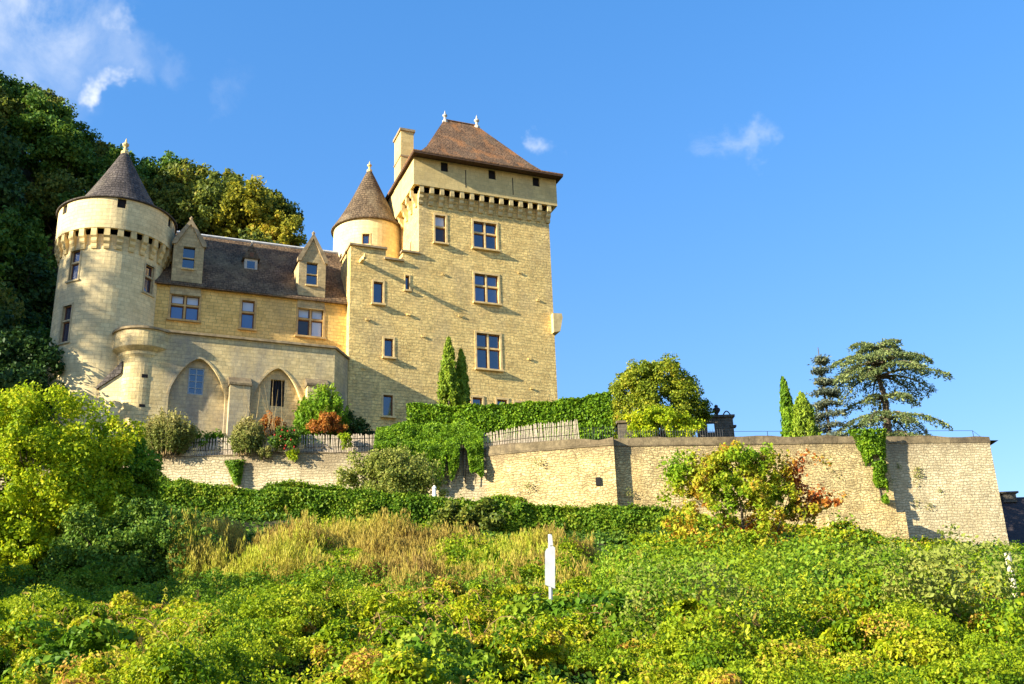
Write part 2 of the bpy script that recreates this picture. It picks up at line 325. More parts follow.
def crown_points(c, r, nclump, per, cr, seed=0, inner=.45, flat=1.0, bottom=-.55):
    """clumps scattered through an uneven ellipsoid; returns points, normals, clump centres"""
    c = np.array(c, float); r = np.array(r, float)
    d = unit(rs.normal(size=(nclump*3, 3))); d = d[d[:, 2] > bottom][:nclump]
    rad = (inner+(1-inner)*rs.rand(len(d))**.6)
    bul = .78+.44*vnoise(d*2.2+seed*3.1, 1.0, seed)
    cc = c+d*r*(rad*bul)[:, None]
    k = rs.randint(0, len(cc), nclump*per)
    off = unit(rs.normal(size=(len(k), 3)))*(rs.rand(len(k))**.45)[:, None]*np.array([1, 1, flat])*cr*(.6+.8*rs.rand(len(cc)))[k][:, None]
    p = cc[k]+off
    nn = unit(unit(off)*.8+unit((p-c)/r)*.7+np.array([0, 0, .35]))
    return p, nn, cc

def limbs(base, top, cc, r0, nb=10, mat=BARK, parent=None, name='trunk', lean=None):
    mb = MB(); base = np.array(base, float); top = np.array(top, float)
    m = [base+(top-base)*t+np.array([sin(t*5+base[0])*.12, cos(t*4+base[1])*.12, 0])*np.linalg.norm(top-base)*.12*(t > 0) for t in np.linspace(0, 1, 6)]
    mb.tube(m, [r0*(1-.75*t) for t in np.linspace(0, 1, 6)], 7)
    idx = rs.choice(len(cc), min(nb, len(cc)), replace=False)
    for i in idx:
        t = .25+.6*rs.rand(); s = m[int(t*5)]; e = cc[i]
        mid = (s+e)/2+np.array([0, 0, -.06*np.linalg.norm(e-s)])+rs.normal(size=3)*.05*np.linalg.norm(e-s)
        mb.tube([s, mid, e], [r0*.4*(1-t*.5), r0*.22, r0*.06], 5)
    return mb.build(name, mat, parent)

def shrub(name, label, cat, base, r, mat, n=60, per=60, cr=.35, leaf=.14, group=None, cz=.9, seed=0, stem=True, inner=.3, bottom=-.5, elong=1.35, extra=None):
    """base point, radii (rx, ry, rz): crown centre at cz*rz above the base"""
    o = thing(name, label, cat, base, group)
    c = np.array(base)+np.array([0, 0, r[2]*cz])
    p, nn, cc = crown_points(c, r, n, per, cr, seed, inner, bottom=bottom)
    leaves('foliage', p, nn, leaf, mat, o, elong=elong)
    if stem: limbs(base, c+np.array([0, 0, r[2]*.3]), cc, max(.03, r[0]*.045), 12, parent=o, name='stem')
    return o

LM = {}
LM['bramble'] = leafmat('bramble_leaves', [(0, (.015, .06, .005)), (.22, (.08, .17, .006)), (.4, (.24, .33, .008)), (.58, (.46, .46, .012)), (.70, (.52, .42, .05)), (.81, (.52, .26, .06)), (1, (.38, .12, .04))], .4, .3, .3)
LM['yellow'] = leafmat('yellow_green_leaves', [(0, (.10, .17, .01)), (.35, (.28, .40, .012)), (.7, (.54, .58, .018)), (1, (.66, .54, .03))], .42, .4, .5)
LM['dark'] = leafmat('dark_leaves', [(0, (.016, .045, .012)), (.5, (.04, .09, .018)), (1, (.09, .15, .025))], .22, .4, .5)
LM['mid'] = leafmat('mid_green_leaves', [(0, (.03, .08, .012)), (.5, (.09, .18, .02)), (1, (.24, .32, .035))], .3, .4, .4)
LM['bright'] = leafmat('bright_green_leaves', [(0, (.06, .14, .01)), (.5, (.17, .31, .018)), (1, (.36, .46, .03))], .4, .35, .8)
LM['hedge'] = leafmat('hedge_leaves', [(0, (.05, .11, .008)), (.5, (.14, .27, .012)), (1, (.30, .42, .02))], .3, .35, 1.2)
LM['under'] = leafmat('shade_dark_undergrowth_leaves', [(0, (.008, .03, .004)), (.5, (.03, .085, .006)), (1, (.10, .14, .02))], .28, .4, .6)  # leaf colour darkened so the gaps between clumps read as shade
LM['ivy'] = leafmat('ivy_leaves', [(0, (.03, .08, .008)), (.4, (.11, .22, .012)), (.75, (.28, .37, .025)), (.93, (.42, .42, .05)), (1, (.42, .18, .05))], .36, .5, .6)
LM['golden'] = leafmat('golden_leaves', [(0, (.10, .12, .015)), (.4, (.28, .28, .025)), (.75, (.50, .42, .035)), (1, (.52, .30, .04))], .42, .4, .3)
LM['olive'] = leafmat('olive_leaves', [(0, (.045, .07, .015)), (.4, (.12, .16, .025)), (.75, (.25, .27, .035)), (1, (.38, .28, .05))], .34, .45, .35)
LM['red'] = leafmat('rust_red_leaves', [(0, (.26, .08, .02)), (.5, (.48, .17, .03)), (1, (.52, .32, .06))], .38, .3, 1)
LM['vine'] = leafmat('autumn_vine_leaves', [(0, (.12, .27, .015)), (.28, (.26, .40, .02)), (.5, (.46, .44, .03)), (.66, (.60, .30, .05)), (.85, (.55, .15, .04)), (1, (.30, .07, .03))], .45, .45, .55)
LM['plume'] = leafmat('dry_grass_plumes', [(0, (.10, .05, .03)), (.22, (.22, .13, .045)), (.45, (.40, .28, .06)), (.68, (.50, .41, .07)), (.85, (.48, .50, .04)), (1, (.30, .40, .03))], .42, .35, .35)
LM['cedar'] = leafmat('cedar_needles', [(0, (.08, .12, .06)), (.5, (.20, .26, .09)), (1, (.42, .44, .14))], .3, .3, .8)
LM['blue'] = leafmat('blue_conifer_needles', [(0, (.09, .12, .11)), (.6, (.18, .22, .15)), (1, (.34, .32, .14))], .3, .3, .8)
LM['lime'] = leafmat('autumn_lime_leaves', [(0, (.06, .10, .01)), (.45, (.20, .27, .018)), (.85, (.42, .40, .03)), (1, (.44, .28, .04))], .36, .4, .5)
LM['pale'] = leafmat('pale_yellow_green_leaves', [(0, (.10, .15, .02)), (.5, (.30, .34, .06)), (1, (.52, .48, .13))], .4, .35, .6)
LM['thicket'] = leafmat('thicket_leaves', [(0, (.02, .07, .005)), (.3, (.12, .22, .008)), (.6, (.31, .39, .012)), (.85, (.50, .50, .03)), (1, (.52, .38, .05))], .42, .3, .6)
LM['cypress'] = leafmat('cypress_foliage', [(0, (.07, .13, .012)), (.5, (.22, .32, .022)), (1, (.42, .48, .04))], .3, .35, 1.5)
LM['pampas'] = leafmat('feathery_shrub_leaves', [(0, (.07, .12, .02)), (.45, (.24, .27, .06)), (1, (.52, .42, .16))], .38, .3, 1.5)

# ------------------------------------------------------------------ terrain
def smooth(x, a, b):
    t = np.clip((np.asarray(x, float)-a)/(b-a), 0, 1); return t*t*(3-2*t)
WALLX = [-60, -23, -9, -2, -.3, 6.2, 23.8, 31.05, 60]
WALLY = [67.4, 67.4, 67.9, 68.3, 67.7, 66.9, 68.6, 69.8, 72]
def wally(X): return np.interp(X, WALLX, WALLY)
def ground(X, Y):
    X = np.asarray(X, float); Y = np.asarray(Y, float)
    z = np.interp(Y, [-400, -10, 0, 8, 12, 16, 22, 26, 30, 36, 42, 50, 58, 66, 80], [-.5, -.5, 0, .5, 1.1, 2.1, 3.3, 3.8, 4.15, 5.3, 7.2, 9.6, 12.2, 14.6, 15.2])
    z = z-.1*np.clip(X, -45, 45)*smooth(Y, 25, 64)
    return z
def hill(X, Y):
    """wooded hill behind and left of the chateau"""
    X = np.asarray(X, float); Y = np.asarray(Y, float)
    top = np.interp(X, [-160, -75, -60, -45, -30, -22, -16, -8, 0], [86, 80, 72, 61, 54, 53, 46, 28, 20])
    g = 19.9+3.2*smooth(Y-wally(X), .5, 6)
    t = smooth(Y, 86, 112)
    t2 = smooth(-X, 31, 62)*smooth(Y, 62, 92)       # the slope comes forward on the left
    t = np.maximum(t, t2*.8)
    return g+(top-g)*t
def grid(name, xs, ys, fz, mat):
    nx, ny = len(xs), len(ys); X, Y = np.meshgrid(xs, ys); Z = fz(X, Y)
    v = np.stack([X, Y, Z], -1).reshape(-1, 3); f = [(j*nx+i, j*nx+i+1, (j+1)*nx+i+1, (j+1)*nx+i) for j in range(ny-1) for i in range(nx-1)]
    me = bpy.data.meshes.new(name); me.from_pydata(v.tolist(), [], f); me.materials.append(mat)
    me.polygons.foreach_set('use_smooth', [True]*len(f))
    o = bpy.data.objects.new(name, me); COL.objects.link(o); return o
def slope_z(X, Y):
    b = .12*np.sin(X*1.3+Y*.4)+.1*np.sin(Y*1.1-X*.5)
    z = ground(X, Y)+b*smooth(Y, 8, 14)
    beyond = smooth(Y, 76, 84)*smooth(X, 28, 36); z = z*(1-beyond)+beyond*10
    return np.where(Y > 80, np.minimum(z, np.interp(Y, [80, 120, 4000], [15, 8, 0])), z)
tag(grid('ground', np.concatenate([[-3000, -800, -200, -100], np.linspace(-60, 60, 121), [100, 200, 800, 3000]]), np.concatenate([[-300, -60, -10], np.linspace(0, 82, 83), [120, 300, 900, 4000]]), slope_z, SOIL), kind='structure')
# garden terrace behind the wall and the wooded hill: one sheet starting at the back of the wall
def upper():
    xs = np.concatenate([[-170, -140, -110, -90], np.linspace(-78, 32, 90)]); m = 60; ts = np.linspace(0, 1, m)**1.3; v = []; f = []
    for t in ts:
        for x in xs:
            y0 = wally(x)+.45; y = y0+(130-y0)*t; z = hill(x, y)
            if x > 8: z = 19.85+.25*smooth(y, 70, 90)
            elif x > 0: z = z*(1-(x/8)) + (19.85)*(x/8) if z > 19.9 else z
            v.append((x, y, float(z)))
    nx = len(xs)
    f = [(j*nx+i, j*nx+i+1, (j+1)*nx+i+1, (j+1)*nx+i) for j in range(m-1) for i in range(nx-1)]
    me = bpy.data.meshes.new('garden_terrace'); me.from_pydata(v, [], f); me.materials.append(SOIL); me.polygons.foreach_set('use_smooth', [True]*len(f))
    o = bpy.data.objects.new('garden_terrace', me); COL.objects.link(o); tag(o, kind='structure')
upper()

def cliff_z(X, Y):
    top = np.interp(Y, [26, 33, 42, 54, 57, 80, 90, 110, 140], [16, 18, 44, 46, 66, 71, 72, 73, 75])  # out-of-view cliff inferred from the shade, crest shaped to cast it
    k = smooth(X, -112, -84)*(1-smooth(X, -80, -72))
    n = np.array([1.6*sin(a*.9)+1.1*sin(a*.37+b*.5) for a, b in zip(np.ravel(Y), np.ravel(X))]).reshape(np.shape(Y))
    return 14+(top-14+n)*k
ROCK = masonry('limestone_cliff', (.42, .33, .20), (.36, .28, .17), (.2, .16, .1), 3, 1.2, .06, bump=1, warp=.6, relief=.2, coarse=.5)
tag(grid('cliff', np.linspace(-112, -70, 43), np.linspace(28, 140, 113), cliff_z, ROCK), kind='structure')

# ------------------------------------------------------------------ chateau
A = radians(68)
u = np.array([sin(A), cos(A), 0]); n_ = np.array([cos(A), -sin(A), 0]); zz = np.array([0, 0, 1.])
Q = np.array([-7.28, 80.0, 0])
def K(s, t, z): return Q+u*s+n_*t+zz*z
GZ = 22.0
CH = thing('chateau', 'honey coloured stone chateau with square keep and round pointed towers above the garden wall', 'castle', tuple(K(-6, 0, GZ)))

def facade(mb, mapf, ss, zs, holes, depth=.35):
    """rectangular holes cut in a mapped wall; mapf(s, z, d) with d > 0 inwards"""
    ss = sorted(set([round(float(x), 4) for x in ss]+[round(h[i], 4) for h in holes for i in (0, 1)]))
    zs = sorted(set([round(float(x), 4) for x in zs]+[round(h[i], 4) for h in holes for i in (2, 3)]))
    def inh(s, z): return any(h[0] < s < h[1] and h[2] < z < h[3] for h in holes)
    for i in range(len(ss)-1):
        for j in range(len(zs)-1):
            a, b, c, d = ss[i], ss[i+1], zs[j], zs[j+1]
            if inh((a+b)/2, (c+d)/2): continue
            mb.poly([mapf(a, c, 0), mapf(b, c, 0), mapf(b, d, 0), mapf(a, d, 0)], [(a, c), (b, c), (b, d), (a, d)])
    for (a, b, c, d) in holes:
        D = depth
        mb.poly([mapf(a, c, 0), mapf(a, d, 0), mapf(a, d, D), mapf(a, c, D)]); mb.poly([mapf(b, c, D), mapf(b, d, D), mapf(b, d, 0), mapf(b, c, 0)])
        mb.poly([mapf(a, c, D), mapf(b, c, D), mapf(b, c, 0), mapf(a, c, 0)]); mb.poly([mapf(a, d, 0), mapf(b, d, 0), mapf(b, d, D), mapf(a, d, D)])

def mbox(mb, mapf, s0, s1, z0, z1, d0, d1):
    P = [mapf(s, z, d) for d in (d0, d1) for z in (z0, z1) for s in (s0, s1)]
    # indices: d0: 0(s0z0)1(s1z0)2(s0z1)3(s1z1); d1: 4..7
    for q in ((0, 1, 3, 2), (5, 4, 6, 7), (4, 0, 2, 6), (1, 5, 7, 3), (2, 3, 7, 6), (4, 5, 1, 0)): mb.poly([P[i] for i in q])

def window(mapf, h, cross=(0, 0), curtain=None, sill=.2, surround=.16, parent=CH, wood=WOODF, glass=GLASS, dress=DRESSED, bars=0, sillmat=None, depth=.33):
    """window part: dressed-stone surround; sub-parts mullion, sash, pane, sill. cross = (vertical, horizontal split at .58)"""
    a, b, c, d = h; w = surround
    mb = MB(); e = .035
    mbox(mb, mapf, a-w, a, c, d, -e, .1); mbox(mb, mapf, b, b+w, c, d, -e, .1); mbox(mb, mapf, a-w, b+w, d, d+w*1.1, -e, .1)
    win = mb.build('window', dress, parent)
    if sill:
        sb = MB(); mbox(sb, mapf, a-w-.06, b+w+.06, c-.14, c, -sill, .1); sb.build('sill', sillmat or dress, win)
    cells = []; xs = [(a, b)]; m = .07
    if cross[0]: xs = [(a, (a+b)/2-m), ((a+b)/2+m, b)]
    zs = [(c, d)]
    zm = c+(d-c)*.6
    if cross[1]: zs = [(c, zm-m), (zm+m, d)]
    if cross[0] or cross[1]:
        m2 = MB()
        if cross[0]: mbox(m2, mapf, (a+b)/2-m, (a+b)/2+m, c, d, .06, .24)
        if cross[1]:
            for x0, x1 in xs: mbox(m2, mapf, x0, x1, zm-m, zm+m, .075, .235)
        m2.build('mullion', dress, win)
    f = MB(); g = MB(); g2 = MB(); fw = .075
    for i, (x0, x1) in enumerate(xs):
        for j, (z0, z1) in enumerate(zs):
            mbox(f, mapf, x0, x0+fw, z0, z1, .2, .27); mbox(f, mapf, x1-fw, x1, z0, z1, .2, .27)
            mbox(f, mapf, x0+fw, x1-fw, z0, z0+fw, .2, .27); mbox(f, mapf, x0+fw, x1-fw, z1-fw, z1, .2, .27)
            nb = bars if z1-z0 > .9 else 1
            if bars:
                for k in range(1, nb): 
                    zc = z0+(z1-z0)*k/nb; mbox(f, mapf, x0+fw, x1-fw, zc-.015, zc+.015, .21, .26)
            tgt = g2 if (curtain == 'top' and j == len(zs)-1) or (curtain == 'half' and (i, j) == (len(xs)-1, 0)) or (curtain in ('topright',) and (j == len(zs)-1 or i == len(xs)-1)) else g
            mbox(tgt, mapf, x0, x1, z0, z1, .25, depth-.02)
    f.build('sash', wood, win); 
    if g.v: g.build('pane', random.choice([glass, glass, GLASS_D, GLASS_B]), win)
    if g2.v: g2.build('pane', GLASS_C, win, label='window pane with a white curtain behind it')
    return win

def flat(t, s0=0): return lambda s, z, d: K(s+s0, t-d, z)
def leftface(s): return lambda q, z, d: K(s+d, q, z)     # wall facing -u; q = t, rising towards the camera
front = flat(0)

# --- keep
KW, KD = 11.67, 11.0; ZM = 44.1; ZP = 45.15; ZE = 48.1; PO = .6
kw = [(1.4, 2.3, 40.72, 43.25), (4.75, 6.8, 40.72, 43.2), (4.75, 6.8, 35.86, 38.42), (4.8, 6.8, 30.15, 33.2), (4.35, 5.15, 25.9, 27.72), (6.4, 7.25, 25.9, 27.72), (7.92, 8.7, 25.9, 27.6)]
SL = 5.59
aw = [(-3.72, -2.95, 34.72, 36.6), (-2.8, -2.1, 30.35, 31.9), (-2.85, -2.1, 25.6, 27.3), (-1.12, -.8, 36.2, 37.45)]
mb = MB(); facade(mb, front, [-SL, 0, KW], [GZ, 38.4, ZP], [h for h in kw if h[3] < ZP]+[], .35)
# the coplanar stair block: cells left of 0 above its stepped top are removed below, so build it apart
mb = MB(); facade(mb, front, [0, KW], [GZ, ZP], kw)
mb.poly([K(0, -KD, GZ), K(0, 0, GZ), K(0, 0, ZP), K(0, -KD, ZP)], [(-KD, GZ), (0, GZ), (0, ZP), (-KD, ZP)])
mb.poly([K(KW, 0, GZ), K(KW, -KD, GZ), K(KW, -KD, ZP), K(KW, 0, ZP)], [(0, GZ), (KD, GZ), (KD, ZP), (0, ZP)])
mb.poly([K(KW, -KD, GZ), K(0, -KD, GZ), K(0, -KD, ZP), K(KW, -KD, ZP)])
for (s, z, w, h) in ((1.95, 37.9, .3, .16), (8.6, 38.9, .35, .15), (3.3, 34.4, .4, .16), (9.2, 31.3, .35, .2), (10.2, 36.6, .35, .18), (.2, 32.3, .4, .18), (9.3, 28.8, .3, .14)):
    mbox(mb, front, s, s+w*.8, z, z+h*.8, -.09, .02)
keep = mb.build('keep_wall', STONE, CH)
for i, h in enumerate(kw):
    window(front, h, (1, 1) if i in (1, 2, 3) else (0, 1) if i == 0 else (0, 0), curtain='top' if i == 0 else None, sill=.26)
window(leftface(0), (-3.05, -2.3, 40.6, 42.5), (0, 0), sill=.1) if False else None
# parapet (a ring of four slabs, hollow above the corbels)
pm = MB()
loops = [(.45, .95), (5.0, 5.55), (9.3, 9.85)]
pf = flat(PO)
ZPB = ZP+.34
facade(pm, pf, [-PO, KW+PO], [ZPB, ZE-.06], [(1.75, 2.4, ZE-1.0, ZE-.1), (6.0, 6.65, ZE-1.0, ZE-.1), (10.05, 10.7, ZE-1.0, ZE-.1)], .2)
lf = leftface(-PO)
facade(pm, lf, [-KD-PO, PO], [ZPB, ZE-.06], [(-4.9, -4.35, ZE-1.0, ZE-.1)], .2)
pm.poly([K(KW+PO, PO, ZPB), K(KW+PO, -KD-PO, ZPB), K(KW+PO, -KD-PO, ZE-.06), K(KW+PO, PO, ZE-.06)])
pm.poly([K(KW+PO, -KD-PO, ZPB), K(-PO, -KD-PO, ZPB), K(-PO, -KD-PO, ZE-.06), K(KW+PO, -KD-PO, ZE-.06)])
I = PO-.24
for z in (ZPB,):   # underside rim and inner faces: the machicolation gap stays open behind it
    o4 = [K(-PO, PO, z), K(KW+PO, PO, z), K(KW+PO, -KD-PO, z), K(-PO, -KD-PO, z)]; i4 = [K(-I, I, z), K(KW+I, I, z), K(KW+I, -KD-I, z), K(-I, -KD-I, z)]
    for k in range(4): pm.poly([o4[k], i4[k], i4[(k+1) % 4], o4[(k+1) % 4]])
    j4 = [p+zz*(ZE-ZPB-.06) for p in i4]
    for k in range(4): pm.poly([i4[k], j4[k], j4[(k+1) % 4], i4[(k+1) % 4]])
par = pm.build('parapet', STONE_P, CH)
lm = MB()
for s in (3.9, 8.15): lm = MB(); mbox(lm, pf, s, s+.07, ZE-2.2, ZE-.55, -.012, .05); lm.build('arrow_slit', DARK, par)
dk = MB()
for (a, b) in ((1.75, 2.4), (6.0, 6.65), (10.05, 10.7)): dk = MB(); mbox(dk, pf, a, b, ZE-1.0, ZE-.1, .16, .2); dk.build('loophole', DARK, par)
dk = MB()
mbox(dk, lf, -4.9, -4.35, ZE-1.0, ZE-.1, .16, .2)
dk.build('loophole', DARK, par)
def corbel(mapf, s, w, ztop, out, parent, h=1.15):
    b = MB(); k = 3
    for i in range(k):      # three stepped, rounded stones
        d = out*(1-(i/k)**1.0*.0)*[1, .68, .36][i]; z1 = ztop-h*i/k; z0 = ztop-h*(i+1)/k
        lo = d*.80; 
        prof = [(0, z0), (lo*.8, z0), (d*.97, z0+(z1-z0)*.38), (d, z1-.002*(i+1)), (0, z1-.002*(i+1))]
        L0 = [mapf(s, z, -q) for q, z in prof]; R0_ = [mapf(s+w, z, -q) for q, z in prof]
        b.poly(L0[::-1]); b.poly(R0_)
        for a in range(len(prof)):
            c = (a+1) % len(prof); b.poly([L0[a], L0[c], R0_[c], R0_[a]])
    mbox(b, mapf, s+.01, s+w-.01, ztop+.001, ztop+.345, -(out-.015), -(out-.26))
    return b.build('corbel', CORBEL, parent)
nc = 14
for i in range(nc):
    corbel(front, -.05+i*(KW-.25)/(nc-1)-.02, .36, ZP-.005, PO-.03, par)
for i in range(8):
    corbel(leftface(0), -.75-i*1.35, .36, ZP-.005, PO-.03, par)
# the small left-face window of the keep
b = MB(); f3 = leftface(-.004); mbox(b, f3, -2.5, -2.0, 40.0, 41.7, -.02, .05); kl = b.build('window', DRESSED, CH)
b = MB(); mbox(b, f3, -2.4, -2.1, 40.1, 41.6, -.03, .05); b.build('pane', GLASS, kl)
# keep roof: steep hip with flared eaves and a short ridge along s
RZ = 56.1; OV = 1.0
def hip(mb, zE, ov, rings):
    """rings: list of (inset from outer wall, z); last has ridge"""
    prev = None
    for ins, z in rings:
        fo = max(0, OVF-ins*.6)
        q = [K(-PO-ov+ins, PO+ov+fo-ins, z), K(KW+PO+ov-ins, PO+ov+fo-ins, z), K(KW+PO+ov-ins, -KD-PO-ov+ins, z), K(-PO-ov+ins, -KD-PO-ov+ins, z)]
        if prev is not None:
            for k in range(4): mb.poly([prev[k], prev[(k+1) % 4], q[(k+1) % 4], q[k]])
        prev = q
    return prev
rm = MB(); ov = .3; OVF = .62
prev = hip(rm, ZE, ov, [(0, ZE-.02), (0, ZE+.1), (.95, ZE+.85), (1.9, ZE+2.1)])
tc_ = -KD/2; ra, rb = K(4.1, tc_, RZ), K(7.35, tc_, RZ-.02)
rm.poly([prev[0], prev[1], rb, ra]); rm.poly([prev[1], prev[2], rb]); rm.poly([prev[2], prev[3], ra, rb]); rm.poly([prev[3], prev[0], ra])
kroof = rm.build('keep_roof', TILE_K, CH)
em = MB()
o4 = [K(-PO-ov+.02, PO+ov+OVF-.02, ZE-.03), K(KW+PO+ov-.02, PO+ov+OVF-.02, ZE-.03), K(KW+PO+ov-.02, -KD-PO-ov+.02, ZE-.03), K(-PO-ov+.02, -KD-PO-ov+.02, ZE-.03)]
i4 = [K(-PO+.1, PO-.1, ZE-.03), K(KW+PO-.1, PO-.1, ZE-.03), K(KW+PO-.1, -KD-PO+.1, ZE-.03), K(-PO+.1, -KD-PO+.1, ZE-.03)]
for k in range(4): em.poly([o4[k], i4[k], i4[(k+1) % 4], o4[(k+1) % 4]])
for k in range(4):
    a, b_ = o4[k], o4[(k+1) % 4]; em.poly([a, b_, b_-zz*.13, a-zz*.13])
em.build('eaves', EAVE, kroof)
def finial(c, h, r, parent, mat=FINIAL):
    b = MB(); b.lathe(c, [(r*1.6, c[2]-.25), (r*1.5, c[2]), (r*.8, c[2]+h*.1), (r*.55, c[2]+h*.35), (r*1.25, c[2]+h*.45), (r*1.3, c[2]+h*.55), (r*.5, c[2]+h*.65), (r*.35, c[2]+h*.8), (0, c[2]+h)], 10)
    return b.build('finial', mat, parent, smooth=True)
finial(K(4.2, tc_, RZ-.1), 1.15, .17, kroof); finial(K(7.3, tc_, RZ-.1), 1.3, .19, kroof)
b = MB(); b.tube([ra+zz*.03, rb+zz*.03], .1, 6); b.build('ridge_tiles', TILE_K, kroof)
# bartizan-like stone box on the right edge of the keep
b = MB(); mbox(b, lambda s, z, d: K(KW+s, -d, z), -.25, .75, 33.9, 35.6, -.45, .9)
b = MB(); pr = [(-.25, 35.5), (.55, 35.55), (.62, 35.2), (.35, 33.95), (-.25, 33.8)]
b.prism([K(KW+s, .45, z) for s, z in pr], -n_*1.3); b.build('stone_spout_box', CORBEL, CH)

# --- chimney on the left parapet
cs = -PO-.03; b = MB(); t0, t1 = -5.3, -3.2
b.box(K(cs, t0, ZP-.2), u*1.15, n_*(t1-t0), zz*(52.75-ZP+.2)); chim = b.build('chimney', STONE_P, CH)
b = MB(); b.box(K(cs-.12, t0-.12, 52.75), u*1.39, n_*(t1-t0+.24), zz*.22); b.build('chimney_cap', DRESSED_D, chim); b = MB(); b.box(K(cs-.06, t0-.06, 50.2), u*1.27, n_*(t1-t0+.12), zz*.14); b.build('string_course', DRESSED_D, chim)

# --- stair block, coplanar with the keep, stepped top
mb = MB(); ZA = 39.35
STEPS = [(-SL, -2.75, 39.45), (-2.75, -1.35, 38.6), (-1.35, 0, 39.45)]
AD = 3.4
facade(mb, front, [-SL, -2.75, -1.35, 0], [GZ, 38.6], aw)
for a, b_, z in STEPS:
    if z > 38.6: mb.poly([K(a, 0, 38.6), K(b_, 0, 38.6), K(b_, 0, z), K(a, 0, z)], [(a, 38.6), (b_, 38.6), (b_, z), (a, z)])
lfa = leftface(-SL)
slits = [(-1.35, -1.05, 34.2, 35.5)]
facade(mb, lfa, [-AD, 0], [GZ, 38.6], slits, .3); facade(mb, lfa, [-3.0, 0], [38.6, 39.45], [])
facade(mb, lfa, [-6.2, -AD], [GZ, 36.9], [(-5.4, -5.1, 31.6, 32.9)], .3)
for a, b_, z in STEPS: mb.poly([K(a, 0, z), K(b_, 0, z), K(b_, -AD, z), K(a, -AD, z)])
mb.poly([K(-2.75, 0, 38.6), K(-2.75, -AD, 38.6), K(-2.75, -AD, 39.45), K(-2.75, 0, 39.45)]); mb.poly([K(-1.35, 0, 38.6), K(-1.35, -AD, 38.6), K(-1.35, -AD, 39.45), K(-1.35, 0, 39.45)])
mb.poly([K(-SL, -AD, 36.9), K(0, -AD, 36.9), K(0, -AD, 39.45), K(-SL, -AD, 39.45)])
mb.poly([K(-SL, -AD, 36.9), K(-SL, -6.2, 36.9), K(0, -6.2, 36.9), K(0, -AD, 36.9)])
for (s, z, w, h) in ((-4.3, 33.2, .3, .16), (-1.0, 34.0, .3, .16), (-4.6, 29.2, .3, .2)): mbox(mb, front, s, s+w, z, z+h, -.12, .02)
stair = mb.build('stair_block_wall', STONE, CH)
for q in [(K(a-.12, -.4, z+.004), u*(b_-a+.2), n_*.6, zz*.16) for a, b_, z in STEPS]+[(K(-SL-.12, -AD, 39.46), u*.5, n_*(AD-.45), zz*.15), (K(-SL-.12, -6.2, 36.91), u*.5, n_*(6.2-AD-.02), zz*.15)]:
    b = MB(); b.box(*q); b.build('coping', DRESSED_D, stair)
for h in aw: window(front, h, sill=.26 if h[1]-h[0] > .5 else .15, surround=.14 if h[1]-h[0] > .5 else .08)
b = MB(); mbox(b, lfa, -1.35, -1.05, 34.2, 35.5, .22, .28); b.build('slit_pane', DARK, stair); b = MB(); mbox(b, lfa, -5.4, -5.1, 31.6, 32.9, .22, .28); b.build('slit_pane', DARK, stair)
b = MB(); p0 = K(-4.75, -.1, 38.2); b.tube([p0, p0+n_*.8-zz*.05, p0+n_*1.35-zz*.28], [.2, .17, .13], 7); b.tube([p0+n_*1.1-zz*.1, p0+n_*1.45+zz*.12], [.13, .05], 5)
b.build('gargoyle', CORBEL, stair)

# --- slender round turret behind the stair block
TC = K(-2.35, -7.4, 0); TR = 3.02
b = MB(); ss = np.linspace(0, 2*pi*TR, 49)
def cyl(c, R): return lambda s, z, d: np.array([c[0]+(R-d)*cos(s/R), c[1]+(R-d)*sin(s/R), z])
ang = lambda th: (th % (2*pi))*TR
cm = cyl(TC, TR)
a1 = ang(atan2(-1, .22)); a2 = ang(atan2(-1, .22)-1.22)
th_ = [(a1-.75, a1-.15, 42.0, 42.95), (a2-.22, a2+.22, 39.8, 41.8)]
facade(b, cm, ss, [GZ, 44.45], th_, .3); tur = b.build('turret_wall', STONE_L, CH)
for h in th_: window(cm, h, parent=CH, sill=.06, surround=.09)
def cone(c, R, z0, z1, mat, flare=.5):
    b = MB(); prof = [(R-.45, z0-.04), (R+.14, z0-.04), (R+.16, z0+.04)]
    H = z1-z0
    for k in range(0, 13):
        t = k/12; prof.append(((R+.14)*(1-t)**(1.0) - flare*sin(pi*min(1, t*1.0))*.55*(1-t), z0+.05+H*t))
    prof[-1] = (0, z1)
    if flare > 1:      # bell-cast eaves: almost flat rim, then a steep cone
        prof = prof[:3]+[((R+.14)*k, z0+.05+H*h) for k, h in ((.92, .015), (.84, .032), (.76, .055), (.715, .09), (.62, .20), (.51, .33), (.395, .47), (.285, .61), (.17, .76), (.07, .90))]+[(0, z1)]
    b.lathe(c, prof, 56); return b
b = cone(TC, TR+.08, 44.45, 51.0, TILE_S, .5); tro = b.build('turret_roof', TILE_S, CH)
finial(np.array([TC[0], TC[1], 50.75]), .95, .16, tro, CORBEL)

